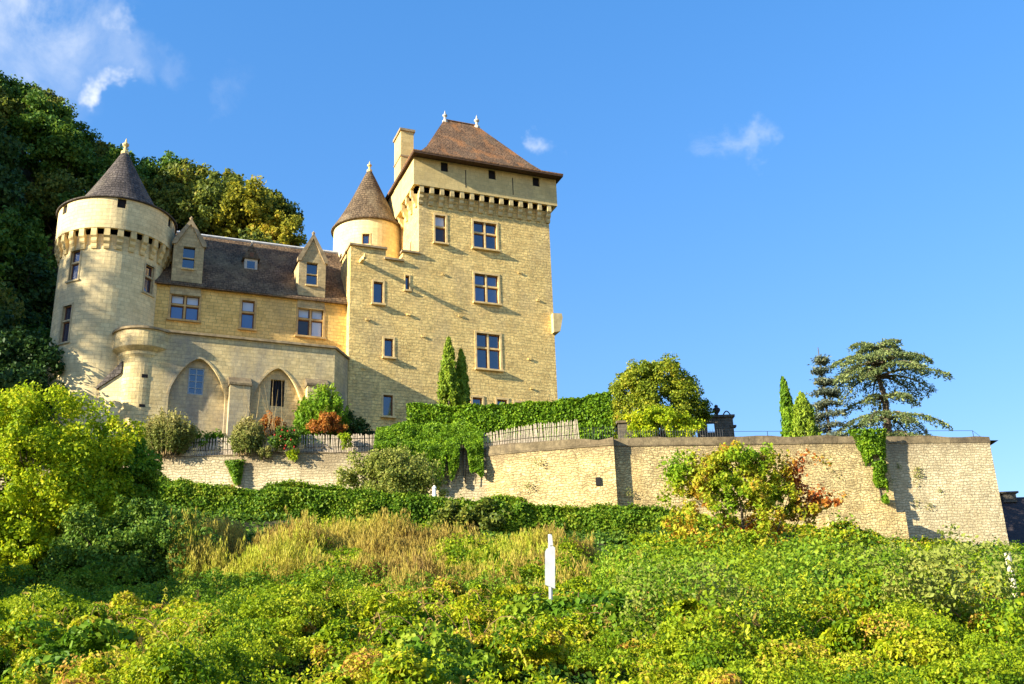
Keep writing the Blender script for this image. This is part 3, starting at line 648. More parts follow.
# --- wing between the towers
WT = -1.0; wf = flat(WT); WS0, WS1, ZWE, ZWR = -23.0, -5.6, 34.95, 41.5
ww = [(-18.72, -16.72, 32.1, 34.1), (-13.6, -12.66, 31.9, 34.2), (-9.35, -7.42, 31.8, 34.2)]
mb = MB(); facade(mb, wf, [WS0, WS1], [GZ, ZWE], ww); 
mb.poly([K(WS1, WT, GZ), K(WS1, WT-10, GZ), K(WS1, WT-10, ZWE), K(WS1, WT-5, ZWR-.1), K(WS1, WT, ZWE)])
mb.build('wing_wall', STONE_W, CH)
window(wf, ww[0], (1, 1), 'top', dress=DRESSED_W, glass=GLASS_B); window(wf, ww[1], (0, 1), 'top', dress=DRESSED_W, glass=GLASS_B); window(wf, ww[2], (1, 1), 'topright', dress=DRESSED_W, glass=GLASS_D)
b = MB(); e = .35
b.poly([K(WS0, WT+e, ZWE-.15), K(WS1+.3, WT+e, ZWE-.15), K(WS1+.3, WT-5, ZWR), K(WS0, WT-5, ZWR)])
b.poly([K(WS1+.3, WT-10-e, ZWE-.15), K(WS0, WT-10-e, ZWE-.15), K(WS0, WT-5, ZWR), K(WS1+.3, WT-5, ZWR)])
b.poly([K(WS0, WT+e, ZWE-.27), K(WS1+.3, WT+e, ZWE-.27), K(WS1+.3, WT+e, ZWE-.15), K(WS0, WT+e, ZWE-.15)])
b.poly([K(WS1+.3, WT+e, ZWE-.27), K(WS0, WT+e, ZWE-.27), K(WS0, WT-.1, ZWE-.2), K(WS1+.3, WT-.1, ZWE-.2)])
wroof = b.build('wing_roof', TILE_W, CH)
b = MB(); b.tube([K(WS0, WT-5, ZWR+.02), K(WS1+.3, WT-5, ZWR+.02)], .13, 6); b.build('ridge_cap', LEADM, wroof)
def roofz(t): return ZWE-.15+(WT+e-t)/(5+e)*(ZWR-ZWE+.15)
def dormer(s0, s1, zs, za, h, cross, curtain=None):
    """stone wall dormer with a tall gable, flush with the wing facade"""
    b = MB(); t = WT+.12; f = flat(t); sm = (s0+s1)/2
    zb = ZWE-.9
    facade(b, f, [s0, s1], [zb, zs], [h], .35)
    b.poly([K(s0, t, zs), K(s1, t, zs), K(sm, t, za)], [(s0, zs), (s1, zs), (sm, za)])
    dd = 4.6
    for s, sg in ((s0, 1), (s1, -1)):
        q = [K(s, t, zb), K(s, t, zs), K(s, t-dd, zs), K(s, t-dd, zb)]; b.poly(q if sg > 0 else q[::-1])
    b.poly([K(s0, t, zb), K(s1, t, zb), K(s1, t-.3, zb), K(s0, t-.3, zb)])
    o = b.build('dormer', STONE_D, CH)
    r = MB()    # raised gable coping on both slopes and roof slabs behind
    for sa, sg in ((s0-.14, 1), (s1+.14, -1)):
        p = [K(sa, t+.12, zs-.12), K(sa+sg*.26, t+.12, zs-.12), K(sm, t+.12, za-.12), K(sm, t+.12, za+.34), K(sa, t+.12, zs+.16)]
        r.prism(p, -n_*.4)
    r.build('gable_coping', DRESSED_D, o)
    r = MB()
    for sa, k in ((s0-.1, 1), (s1+.1, -1)):
        q = [K(sa, t-.28, zs-.05), K(sm, t-.28, za+.05), K(sm, t-dd-1.2, za+.05), K(sa, t-dd-1.2, zs-.05)]; r.poly(q if k < 0 else q[::-1])
    r.build('dormer_roof', TILE_W, o)
    fb = MB(); fb.lathe(K(sm, t-.05, 0), [(.14, za+.15), (.09, za+.3), (.15, za+.4), (.07, za+.48), (0, za+.6)], 8); fb.build('finial', DRESSED_D, o)
    window(f, h, cross, curtain, parent=o) if False else None
    m = MB(); a, bb, c, d = h
    mbox(m, f, a, bb, (c+d)/2-.04, (c+d)/2+.04, .12, .24); m.build('transom', DRESSED, o); m = MB(); mbox(m, f, a-.06, bb+.06, c-.12, c, -.12, .1); m.build('sill', DRESSED, o)
    g = MB(); mbox(g, f, a, bb, c, d, .26, .32); g.build('pane', GLASS if not curtain else GLASS_C, o)
dormer(-18.85, -16.65, 38.2, 40.0, (-18.15, -17.3, 36.2, 38.0), (0, 1))
dormer(-9.45, -7.35, 38.1, 40.15, (-8.85, -7.98, 36.05, 37.95), (0, 1))
# little roof dormer
b = MB(); sm, t = -12.85, WT-2.0; zb = roofz(t)-.2
b.prism([K(sm-.5, t, zb), K(sm+.5, t, zb), K(sm+.5, t, zb+1.1), K(sm-.5, t, zb+1.1)], -n_*1.6); ld = b.build('roof_dormer', FINIAL, CH)
r = MB(); r.prism([K(sm-.68, t+.15, zb+1.05), K(sm+.68, t+.15, zb+1.05), K(sm+.3, t+.15, zb+1.75), K(sm, t+.15, zb+2.35), K(sm-.3, t+.15, zb+1.75)], -n_*2.2); r.build('dormer_roof', TILE_S, ld)
r = MB(); mbox(r, flat(t), sm-.3, sm+.3, zb+.25, zb+.85, -.01, .05); r.build('pane', GLASS, ld)
r = MB(); mbox(r, flat(t+.15), sm-.14, sm+.14, zb+1.2, zb+1.55, -.015, .05); r.build('vent', WOODF, ld)
finial(K(sm, t, zb+2.3), .4, .08, ld)

# --- big round tower on the left
RC = K(-22.95, -3.0, 0); RR = 3.74; RP = 4.19
b = MB(); ss = np.linspace(0, 2*pi*RR, 61); rmap = cyl(RC, RR); an = lambda deg: (radians(deg) % (2*pi))*RR
cam_az = math.degrees(atan2(-RC[1], -RC[0]))     # towards the camera
th1, th2 = cam_az-55, cam_az+52
rw = []
for th, z0, z1 in ((cam_az-44, 34.0, 36.35), (cam_az-47, 29.3, 32.1), (cam_az+43, 33.6, 35.8)):
    q = an(th); rw.append((q-.42, q+.42, z0, z1))
facade(b, rmap, ss, [GZ-1, 37.45], rw, .35)
rt = b.build('round_tower_wall', STONE_T, CH)
for h in rw: window(rmap, h, (0, 1), None, parent=CH, sill=.14, surround=.12, dress=DRESSED_T)
b = MB(); ssp = np.linspace(0, 2*pi*RP, 73); pmap = cyl(RC, RP); anp = lambda deg: (radians(deg) % (2*pi))*RP
lh = []
for th in (cam_az-62, cam_az+2, cam_az+62): q = anp(th); lh.append((q-.3, q+.3, 39.45, 40.2))
facade(b, pmap, ssp, [37.78, 40.25], lh, .18)
b.lathe(RC, [(RP, 37.78), (RP-.22, 37.78), (RP-.22, 40.2)][::-1], 72)
rpar = b.build('round_tower_parapet', STONE_T, CH)
b = MB()
for h in lh: b = MB(); mbox(b, pmap, h[0], h[1], h[2], h[3], .13, .18); b.build('loophole', DARK, rpar)
b = MB(); b.lathe(RC, [(RR-.02, 37.45), (RR-.3, 37.45), (RR-.3, 39.6)], 60)
for i in range(28):
    if True:
        th = 360*i/28; q = (radians(th) % (2*pi))*RR
        if cos(radians(th-cam_az)) > -.35: corbel(rmap, q-.19, .38, 37.445, RP-RR-.02, rpar, 1.15)
b = cone(RC, RP+.02, 40.25, 46.75, TILE_R, 1.2); rro = b.build('round_tower_roof', TILE_R, CH)
finial(np.array([RC[0], RC[1], 46.4]), 1.25, .2, rro, CORBEL)

# --- arcaded terrace in front of the wing
TT = 2.0; TS0, TS1 = -20.0, -7.08; ZT = 29.95
arches = [(-18.55, -14.75, 25.3, 28.15), (-12.95, -9.35, 25.1, 27.95)]
mb = MB(); DP = .32
def arcz(a, b, zs, za, s):          # pointed arch: two arcs
    m = (a+b)/2; hw = (b-a)/2; x = abs(s-m)/hw; return zs+(za-zs)*max(0, 1-x**1.55)**.66 if x < 1 else zs
tf = flat(TT)
cuts = [TS0]+[x for a in arches for x in a[:2]]+[TS1]
zt = ZT-.1
for i in range(0, len(cuts)-1):
    a, b_ = cuts[i], cuts[i+1]
    if i % 2 == 0:
        mb.poly([K(a, TT, GZ-2), K(b_, TT, GZ-2), K(b_, TT, zt), K(a, TT, zt)], [(a, GZ-2), (b_, GZ-2), (b_, zt), (a, zt)])
    else:
        ar = arches[i//2]; xs = a+(b_-a)*(.5-.5*np.cos(np.linspace(0, pi, 41)))
        for x0, x1 in zip(xs[:-1], xs[1:]):
            z0, z1 = arcz(*ar, x0), arcz(*ar, x1)
            mb.poly([K(x0, TT, z0), K(x1, TT, z1), K(x1, TT, zt), K(x0, TT, zt)], [(x0, z0), (x1, z1), (x1, zt), (x0, zt)])
            mb.poly([K(x0, TT-DP, z0), K(x1, TT-DP, z1), K(x1, TT, z1), K(x0, TT, z0)])
        for x, sg in ((a, 1), (b_, -1)):
            q = [K(x, TT, GZ-2), K(x, TT-DP, GZ-2), K(x, TT-DP, ar[2]), K(x, TT, ar[2])]; mb.poly(q if sg < 0 else q[::-1])
# chamfered right end
p0, p1 = K(TS1, TT, 0), K(-5.62, 0.0, 0)
mb.poly([p0+zz*(GZ-2), p1+zz*(GZ-2), p1+zz*zt, p0+zz*zt], [(0, GZ-2), (2.4, GZ-2), (2.4, zt), (0, zt)])
mb.poly([K(TS0, TT, zt), K(TS1, TT, zt), K(-5.62, 0, zt), K(-5.62, WT, zt), K(TS0, WT, zt)])
terr = mb.build('terrace_wall', STONE_A, CH)
for i, (ar, h, wood) in enumerate(zip(arches, ((-17.3, -16.25, 25.6, 27.55), (-11.6, -10.6, 25.2, 27.2)), (WOODB, WOODB))):
    b = MB(); bf = flat(TT-DP); facade(b, bf, [ar[0]-.05, ar[1]+.05], [GZ-2, ar[3]+.1], [h], .35); bk = b.build('arch_infill', STONE_A, terr)
    if i == 0:
        g = MB(); a, bb, c, d = h; fw = .09
        mbox(g, bf, a, a+fw, c, d, .05, .12); mbox(g, bf, bb-fw, bb, c, d, .05, .12); mbox(g, bf, a+fw, bb-fw, c, c+fw, .05, .12); mbox(g, bf, a+fw, bb-fw, d-fw, d, .05, .12)
        mbox(g, bf, (a+bb)/2-.04, (a+bb)/2+.04, c+fw, d-fw, .055, .115)
        for k in range(1, 4): zc = c+(d-c)*k/4; mbox(g, bf, a+fw, bb-fw, zc-.025, zc+.025, .06, .11)
        wn = g.build('window', WOODB, CH, label='blue-grey casement window under the left arch'); g = MB(); mbox(g, bf, a, bb, c, d, .1, .16); g.build('pane', GLASS, wn)
    else:
        g = MB(); a, bb, c, d = h
        for x in np.linspace(a, bb, 6): mbox(g, bf, x-.015, x+.015, c, d, .08, .11)
        wn = g.build('window', METAL, CH, label='dark barred opening under the right arch'); g = MB(); mbox(g, bf, a, bb, c, d, .3, .34); g.build('dark_opening', DARK, wn)
# archivolt mouldings
for ar in arches:
    b = MB(); xs = ar[0]+(ar[1]-ar[0])*(.5-.5*np.cos(np.linspace(0, pi, 41))); pts = []
    for x in xs: pts.append((x, arcz(*ar, x)))
    m = (ar[0]+ar[1])/2
    for (x0, z0), (x1, z1) in zip(pts[:-1], pts[1:]):
        k = 1.06; X0, X1 = m+(x0-m)*k, m+(x1-m)*k; Z0, Z1 = z0+.13, z1+.13
        b.poly([K(x0, TT+.05, z0), K(x1, TT+.05, z1), K(X1, TT+.05, Z1), K(X0, TT+.05, Z0)]); b.poly([K(X0, TT+.05, Z0), K(X1, TT+.05, Z1), K(X1, TT, Z1), K(X0, TT, Z0)]); b.poly([K(x1, TT+.05, z1), K(x0, TT+.05, z0), K(x0, TT, z0), K(x1, TT, z1)])
    b.build('archivolt', STONE_A, terr)
b = MB(); b.box(K(TS0, TT-.35, ZT-.094), u*(TS1-TS0+.05), n_*.55, zz*.17)
d1 = (p1-p0)/np.linalg.norm(p1-p0); nn = np.array([d1[1], -d1[0], 0]); b.box(p0+zz*(ZT-.092)-nn*.3+d1*.02, d1*np.linalg.norm(p1-p0), nn*.45, zz*.16)
b.build('coping', DRESSED_D, terr)
# two buttresses with sloping caps
for s0, s1, z in ((-14.55, -13.15, 26.9), (-9.15, -7.7, 27.3)):
    b = MB(); b.box(K(s0, TT, GZ-2), u*(s1-s0), n_*.75, zz*(z-.7-GZ+2)); bu = b.build('buttress', STONE_A, CH)
    b = MB(); b.prism([K(s0-.08, TT, z-.7), K(s0-.08, TT+.85, z-.7), K(s0-.08, TT+.85, z-.55), K(s0-.08, TT, z+.1)], u*(s1-s0+.16)); b.build('cap', COPING, bu)
# small lamp bracket stones at the right end
b = MB()
for z in (28.0, 27.0): b.box(K(-6.6, 1.5, z), u*.5, n_*.6, zz*.16)
# corbelled bastion at the left end
BC = K(-20.35, .45, 0)
b = MB(); b.lathe(BC, [(1.62, GZ-2), (1.62, 27.9), (1.74, 28.1), (1.74, 28.3), (2.0, 28.5), (2.12, 28.6), (2.12, 29.8)], 44)
bas = b.build('bastion_wall', STONE_A, CH)
b = MB(); b.lathe(BC, [(2.12, 29.8), (2.26, 29.81), (2.26, 29.97), (0, 29.99)], 44); b.build('coping', DRESSED_D, bas)
b = MB(); bmap = cyl(BC, 1.62); q = (radians(cam_az+5) % (2*pi))*1.62; mbox(b, bmap, q-.2, q+.2, 26.4, 26.65, -.02, .1); b.build('drain_hole', DARK, bas); b = MB(); mbox(b, bmap, q-.2, q+.2, 24.3, 24.5, -.02, .1)
b.build('drain_hole', DARK, bas)
# leaning buttress with a slanted slate cap left of the bastion
def pt(x, y, Y): d = pix_dir(x, y); return CAM+d*Y/d[1]
q0, q1 = pt(97, 388, 70.6), pt(123, 363, 70.6); bk = np.array([.1, .9, 0])
b = MB(); b.prism([(q0[0]+.15, q0[1], GZ-2), (q1[0], q1[1], GZ-2), (q1[0], q1[1], q1[2]-.1), (q0[0]+.15, q0[1], q0[2])], bk*2.2); bu = b.build('buttress', STONE_T, CH)
b = MB(); b.prism([q0-zz*.12-bk*.15, q1-zz*.75-bk*.15, q1+zz*.12-bk*.1, q0+zz*.12-bk*.1], bk*2.4); b.build('cap', TILE_R, bu)

# ------------------------------------------------------------------ garden walls
def vwall(mb, pts, z0, z1):
    """faces of a wall following (x, y) pts, visible side on the right of travel (towards -y when going +x)"""
    L = 0
    for (a, b) in zip(pts[:-1], pts[1:]):
        l = math.hypot(b[0]-a[0], b[1]-a[1]); n = max(1, int(l/3))
        for k in range(n):
            p = [a[i]+(b[i]-a[i])*k/n for i in (0, 1)]; q = [a[i]+(b[i]-a[i])*(k+1)/n for i in (0, 1)]; u0, u1 = L+l*k/n, L+l*(k+1)/n
            mb.poly([(*p, z0), (*q, z0), (*q, z1), (*p, z1)], [(u0, z0), (u1, z0), (u1, z1), (u0, z1)])
        L += l
def thick_wall(name, label, cat, pts, z0, z1, mat, th=.6, cop=.8, copmat=COPING, copout=.05):
    o = thing(name, label, cat, (pts[0][0], pts[0][1], z0)); d = []
    ps = [np.array(p, float) for p in pts]
    back = []
    for i, p in enumerate(ps):
        t = ps[min(i+1, len(ps)-1)]-ps[max(i-1, 0)]; t /= np.linalg.norm(t); back.append(p+np.array([-t[1], t[0]])*th)
    b = MB(); vwall(b, pts, z0, z1-cop); vwall(b, [tuple(q) for q in back[::-1]], z0, z1-cop); b.poly([(*back[-1], z0), (*back[-1], z1-cop), (*ps[-1], z1-cop), (*ps[-1], z0)]); b.poly([(*ps[0], z0), (*ps[0], z1-cop), (*back[0], z1-cop), (*back[0], z0)])
    b.build('masonry', mat, o)
    c = MB(); fr = []
    for i, p in enumerate(ps):
        t = ps[min(i+1, len(ps)-1)]-ps[max(i-1, 0)]; t /= np.linalg.norm(t); fr.append(p-np.array([-t[1], t[0]])*copout)
    segs = 14
    F = []; B = []
    for a, e, a2, e2 in zip(fr[:-1], fr[1:], back[:-1], back[1:]):
        m = max(1, int(np.linalg.norm(e-a)/.9))
        for k in range(m): F.append(a+(e-a)*k/m); B.append(a2+(e2-a2)*k/m)
    F.append(fr[-1]); B.append(back[-1])
    H = [z1+random.uniform(-.07, .05)+.06*sin(i*.7)+(-.12 if random.random() < .12 else 0) for i, _ in enumerate(F)]; L = 0
    for i in range(len(F)-1):
        l = np.linalg.norm(F[i+1]-F[i])
        c.poly([(*F[i], z1-cop), (*F[i+1], z1-cop), (*F[i+1], H[i+1]), (*F[i], H[i])], [(L, z1-cop), (L+l, z1-cop), (L+l, H[i+1]), (L, H[i])])
        c.poly([(*F[i], H[i]), (*F[i+1], H[i+1]), (*B[i+1], H[i+1]), (*B[i], H[i])]); c.poly([(*F[i+1], z1-cop), (*F[i], z1-cop), (*B[i], z1-cop), (*B[i+1], z1-cop)])
        c.poly([(*B[i+1], z1-cop), (*B[i], z1-cop), (*B[i], H[i]), (*B[i+1], H[i+1])])
        L += l
    c.poly([(*F[-1], z1-cop), (*B[-1], z1-cop), (*B[-1], H[-1]), (*F[-1], H[-1])]); c.poly([(*B[0], z1-cop), (*F[0], z1-cop), (*F[0], H[0]), (*B[0], H[0])])
    c.build('coping', copmat, o)
    return o
lw = thick_wall('garden_wall', 'low pale rubble garden wall under the paling fence at the left', 'wall', [(-34, 67.3), (-23, 67.4), (-9, 67.9), (-1.9, 68.3)], 12.5, 20.0, RUBBLE_P, cop=.12)
rw_ = thick_wall('retaining_wall', 'long tall stone retaining wall with a weathered grey top, ending in the right corner bastion', 'wall', [(-1.9, 68.1), (-.3, 67.6), (6.15, 66.45)], 12.5, 20.0, RUBBLE, cop=.6)
def more_wall(pts, z0, z1, base=rw_, mat=RUBBLE, cop=.55):
    t = thick_wall('wall_section', 'x', 'x', pts, z0, z1, mat, cop=cop)
    for ch in list(t.children):
        off = ORG[t.name]-ORG[base.name]; ch.parent = base; ch.location = off.tolist()
    bpy.data.objects.remove(t)
more_wall([(6.16, 67.0), (23.85, 68.4)], 10.5, 20.0)
more_wall([(23.6, 68.95), (31.1, 69.7), (30.0, 84)], 7.5, 20.0, mat=RUBBLE_P, cop=.45)
b = MB(); b.box((19.2, 67.2, 8), (4.9, .39, 0), (0, .75, 0), (0, 0, 6.75)); b.build('wall_footing', RUBBLE, rw_)
b = MB(); b.box((4.9, 66.55, 16.9), (.3, -.05, 0), (0, .12, 0), (0, 0, .5)); b.build('drain_hole', DARK, rw_)
b = MB(); b.tube([(-4.55, 67.9, 14), (-4.62, 67.9, 16.35)], .09, 8); b.tube([(-4.62, 67.9, 16.35), (-4.62, 67.9, 16.5)], .14, 8)

# ------------------------------------------------------------------ fences, railing, posts
def paling(name, label, P0, P1, hf, zf, gap=.105, sag=0):
    o = thing(name, label, 'fence', (P0[0], P0[1], zf(0))); b = MB(); L = math.hypot(P1[0]-P0[0], P1[1]-P0[1]); n = int(L/gap)
    for i in range(n+1):
        t = i/n; x = P0[0]+(P1[0]-P0[0])*t; y = P0[1]+(P1[1]-P0[1])*t+.12*sin(t*9); z = zf(t); h = hf(t)*random.uniform(.93, 1.05); w = random.uniform(.045, .075)
        lx = random.uniform(-.05, .05)+.05*sin(i*.23)
        b.prism([(x-w/2, y, z), (x+w/2, y, z), (x+w/2+lx, y, z+h-.06), (x+lx, y, z+h), (x-w/2+lx, y, z+h-.06)], (0, .03, 0))
    b.build('pales', PALE_WOOD, o)
    for k in (.3, .75):
        wv = MB(); wv.tube([(P0[0]+(P1[0]-P0[0])*t, P0[1]+(P1[1]-P0[1])*t-.02+.12*sin(t*9), zf(t)+hf(t)*k) for t in np.linspace(0, 1, 20)], .012, 4); wv.build('wire', METAL, o)
    return o
paling('paling_fence', 'long grey split chestnut paling fence on top of the low wall, left', (-23.5, 67.6), (-7.8, 68.15), lambda t: 1.2, lambda t: 20.0)
paling('paling_fence', 'short leaning grey chestnut paling fence at the right of the ivy curtain', (-3.6, 68.5), (4.05, 67.2), lambda t: 1.05+.35*smooth(t, .15, .9), lambda t: 20.0)
def railing():
    o = thing('railing', 'thin dark iron railing along the top of the retaining wall', 'railing', (3.6, 67.2, 20))
    path = [(3.6, 67.45), (6.4, 67.35), (23.8, 69.3), (30.3, 70.1)]
    segs = []; b = MB()
    for (a, c), hh in zip(zip(path[:-1], path[1:]), (.85, .5, .5)):
        n = max(2, int(math.hypot(c[0]-a[0], c[1]-a[1])/2.4))
        for k in range(n+1):
            x, y = a[0]+(c[0]-a[0])*k/n, a[1]+(c[1]-a[1])*k/n; p = MB(); p.tube([(x, y, 19.95), (x, y, 20+hh)], .02, 5); p.build('post', METAL, o)
        b.tube([(*a, 20+hh), (*c, 20+hh)], .014, 5)
    b.tube([(30.3, 70.1, 20.5), (30.8, 70.2, 20.1)], .012, 4)
    b.build('top_rail', METAL, o); bb = MB()
    for (a, c, g, hh) in ((path[0], path[1], .16, .85), (path[1], (13.5, 67.95), .16, .62)):
        n = int(math.hypot(c[0]-a[0], c[1]-a[1])/g)
        for k in range(n): x, y = a[0]+(c[0]-a[0])*k/n, a[1]+(c[1]-a[1])*k/n; bb.tube([(x, y, 19.95), (x, y, 20+hh)], .011, 4)
    bb.build('bars', METAL, o)
railing()
# white marker in the grass
WHITE2 = plain('weathered_white_paint', (.42, .43, .44), .6, .12, 5)
A0 = pt(550, 606, 20); A1 = pt(549, 535, 20); g0 = float(ground(A0[0], 20))
o = thing('marker_post', 'narrow white slanted board on a thin pole standing in the dry grass', 'marker post', (A0[0], 20, g0))
def MP(x, y): return pt(x, y, 20)
b = MB(); b.tube([MP(551, 606)+np.array([0, .06, -1.2]), MP(551, 604)+np.array([0, .06, 0]), A1+np.array([.02, .06, .02])], .035, 8); b.build('pole', WHITE2, o)
b = MB(); b.prism([MP(545, 585), MP(555, 589), MP(555, 548), MP(552.5, 546), MP(546.5, 549), MP(545, 552)], (0, -.035, 0)); b.build('board', WHITE2, o)
b = MB(); b.prism([MP(548, 545.5), MP(553, 545.5), MP(552, 536), MP(550.5, 534.5), MP(549, 536)], (0, -.03, 0)); b.build('head', WHITE2, o)
q = pt(1007, 552, 19); b = MB(); b.tube([(q[0]+.02, 19, float(ground(q[0], 19))-.1), (q[0], 19, q[2])], [.06, .055], 8)
tag(b.build('wooden_post', plain('bleached_wood', (.55, .48, .36), .8, .2, 8)), 'bleached wooden post poking out of the bushes at the right edge', 'post')
for x, y, lab in ((675, 580, 'short white stake leaning in the grass, left of the pair'), (694, 574, 'upright white stake behind the bushes, right of the pair')):
    P = pt(x, y, 29.5); g = float(ground(P[0], P[1])); b = MB(); lean = .12 if x == 675 else .02
    b.tube([(P[0], P[1], g-.1), (P[0]+lean, P[1], P[2]), (P[0]+lean*1.2, P[1], P[2]+.07)], [.05, .045, .02], 7); tag(b.build('white_stake', WHITE2), lab, 'stake', 'white stakes in the grass')

# ------------------------------------------------------------------ small ruin, pier, far roofs
o = thing('stone_belvedere', 'small dark stone belvedere with a square see-through window behind the railing', 'building', (13.9, 80, 19.9))
b = MB(); fx = lambda y: (lambda s, z, d: np.array([13.85+s, y+d, z]))
b1 = MB(); facade(b1, fx(80), [0, 2.75], [19.8, 24.9], [(.75, 1.35, 23.75, 24.5)], .35); facade(b1, lambda s, z, d: np.array([13.85+2.75-s, 80.35-d, z]), [0, 2.75], [19.8, 24.9], [(2.75-1.35, 2.75-.75, 23.75, 24.5)], 0.0)
b1.poly([(13.85, 80.35, 19.8), (13.85, 80, 19.8), (13.85, 80, 24.9), (13.85, 80.35, 24.9)]); b1.poly([(16.6, 80, 19.8), (16.6, 80.35, 19.8), (16.6, 80.35, 24.9), (16.6, 80, 24.9)])
DST = masonry('dark_ruin_stone', (.16, .135, .10), (.12, .10, .08), (.08, .07, .05), .4, .2, .02, bump=.8, warp=.05); b1.build('wall', DST, o)
b = MB(); b.box((13.7, 79.85, 24.9), (3.05, 0, 0), (0, .65, 0), (0, 0, .16)); b.box((16.3, 79.9, 24.1), (.5, 0, 0), (0, .5, 0), (0, 0, .14)); b.build('cornice', DST, o)
b = MB(); b.lathe((15.45, 80.15, 0), [(.16, 25.06), (.1, 25.2), (.28, 25.45), (.3, 25.6), (.12, 25.75), (.16, 25.85), (0, 25.98)], 10); b.build('urn', SLATE, o)
b = MB(); b.tube([(15.9+.6*k/8, 80.15, 25.06+.35*sin(pi*k/8)) for k in range(9)], .05, 5); b.tube([(14.0+.9*k/8, 80.15, 25.06+.2*sin(pi*k/8)) for k in range(9)], .04, 5); b.build('iron_scroll', SLATE, o)
o = thing('stone_pier', 'squat grey stone pier between the clipped hedge end and the round tree', 'pier', (7.4, 70.5, 19.8))
b = MB(); b.box((6.9, 70.2, 19.7), (.95, 0, 0), (0, .9, 0), (0, 0, 2.2)); b.build('shaft', DST, o); b = MB(); b.box((6.8, 70.1, 21.9), (1.15, 0, 0), (0, 1.1, 0), (0, 0, .15)); b.build('cap', COPING, o)
o = thing('far_house', 'dark slate roofed house just past the right end of the retaining wall', 'house', (44, 92, 8))
b = MB(); b.box((37.5, 86.5, 4), (16, 0, 0), (0, 8, 0), (0, 0, 7.8)); b.build('wall', STONE_A, o)
b = MB(); b.prism([(36.6, 84.6, 11.6), (36.6, 96.4, 11.6), (36.6, 90.5, 20.1)], (17, 0, 0)); rf = b.build('roof', SLATE, o)
b = MB(); b.box((40.4, 90.0, 19.6), (1.1, 0, 0), (0, .8, 0), (0, 0, .75)); chn = b.build('chimney', DST, rf)
b = MB(); b.box((40.2, 89.85, 20.35), (1.5, 0, 0), (0, 1.1, 0), (0, 0, .14)); b.build('chimney_cap', DST, chn)
o = thing('outbuilding', 'low grey building half hidden right of the keep foot', 'building', (5.5, 90, 19.9))
b = MB(); b.box((4.0, 90, 19), (3.5, 0, 0), (0, 4, 0), (0, 0, 8.0)); b.build('wall', DST, o); b = MB(); b.prism([(3.8, 89.8, 27), (7.7, 89.8, 27), (5.75, 89.8, 28.2)], (0, 4.4, 0)); b.build('roof', SLATE, o)

# ------------------------------------------------------------------ vegetation: trees
def pt(x, y, Y): d = pix_dir(x, y); return CAM+d*Y/d[1]

# hillside woods
def wood_tree(name, mat, h=9, r=3.4, n=95, per=110, cr=.85, leaf=.27, seed=0):
    o = bpy.data.objects.new(name, None); COL.objects.link(o); ORG[o.name] = np.zeros(3)
    c = (0, 0, h*.62); p, nn, cc = crown_points(c, (r, r, h*.42), n, per, cr, seed, .2, bottom=-.8)
    leaves('crown', p, nn, leaf, mat, o); limbs((0, 0, -1.5), (0, 0, h*.75), cc, .22, 14, parent=o); return o
def place(proto, loc, sc, rz, label, cat, group, first):
    if first: o = proto
    else:
        o = proto.copy(); COL.objects.link(o)
        for ch in proto.children: c = ch.copy(); COL.objects.link(c); c.parent = o
    o.location = loc; o.scale = (sc, sc, sc*random.uniform(.92, 1.12)); o.rotation_euler = (0, 0, rz); tag(o, label, cat, group); return o
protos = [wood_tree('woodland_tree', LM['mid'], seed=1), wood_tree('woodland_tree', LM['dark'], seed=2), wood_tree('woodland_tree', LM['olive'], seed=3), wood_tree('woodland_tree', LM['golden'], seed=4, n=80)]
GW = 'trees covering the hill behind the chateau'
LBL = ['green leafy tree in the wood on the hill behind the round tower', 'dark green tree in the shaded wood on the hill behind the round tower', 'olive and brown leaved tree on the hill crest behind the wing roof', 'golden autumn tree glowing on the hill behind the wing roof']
used = [False]*4
spots = []
yy = 76
for row, Y in enumerate((74, 80, 87, 92, 97, 102, 107, 112, 117)):
    for X in np.arange(-74, -15, 5.0):
        x = X+random.uniform(-1.6, 1.6)+(row % 2)*2.4; y = Y+random.uniform(-1.6, 1.6)
        if Y < 87 and x > -33.5: continue
        if x > -34 and Y < 92: continue
        if x > -24.5 and Y > 92: continue
        if Y > 108 and x < -52 and random.random() < .2: continue
        spots.append((x, y))
for (x, y) in spots:
    z = float(hill(x, y))
    # keep crowns below the photographed skyline
    k = random.choice([1, 1, 0, 2]) if x < -40 else 0
    if x > -41 and y > 96: k = random.choice([2, 2, 3, 0] if x < -33 else [3, 2, 3, 2] if x < -24 else [2, 0, 0])
    elif x < -38 and y > 100: k = random.choice([0, 0, 2, 0])
    elif x > -38: k = random.choice([1, 0])
    place(protos[k], (x, y, z-.6), random.uniform(.85, 1.2), random.uniform(0, 6.3), LBL[k], 'tree', GW, not used[k]); used[k] = True

sparse = wood_tree('woodland_tree', LM['olive'], n=60, per=46, seed=9)  # unseen trees added to thin the sunlight reaching the round tower
tag(sparse, 'unseen thin crowned tree added on the cliff shoulder to dapple the sun on the tower', 'tree', 'unseen trees added for dappled shade'); first_ = True
for (x, y) in ((-78, 45), (-81, 49), (-77, 51), (-83, 45.5), (-80, 54)):
    place(sparse, (x, y, 43.5), 1.55, random.uniform(0, 6), 'unseen thin crowned tree added on the cliff shoulder to dapple the sun on the tower', 'tree', 'unseen trees added for dappled shade', first_); first_ = False

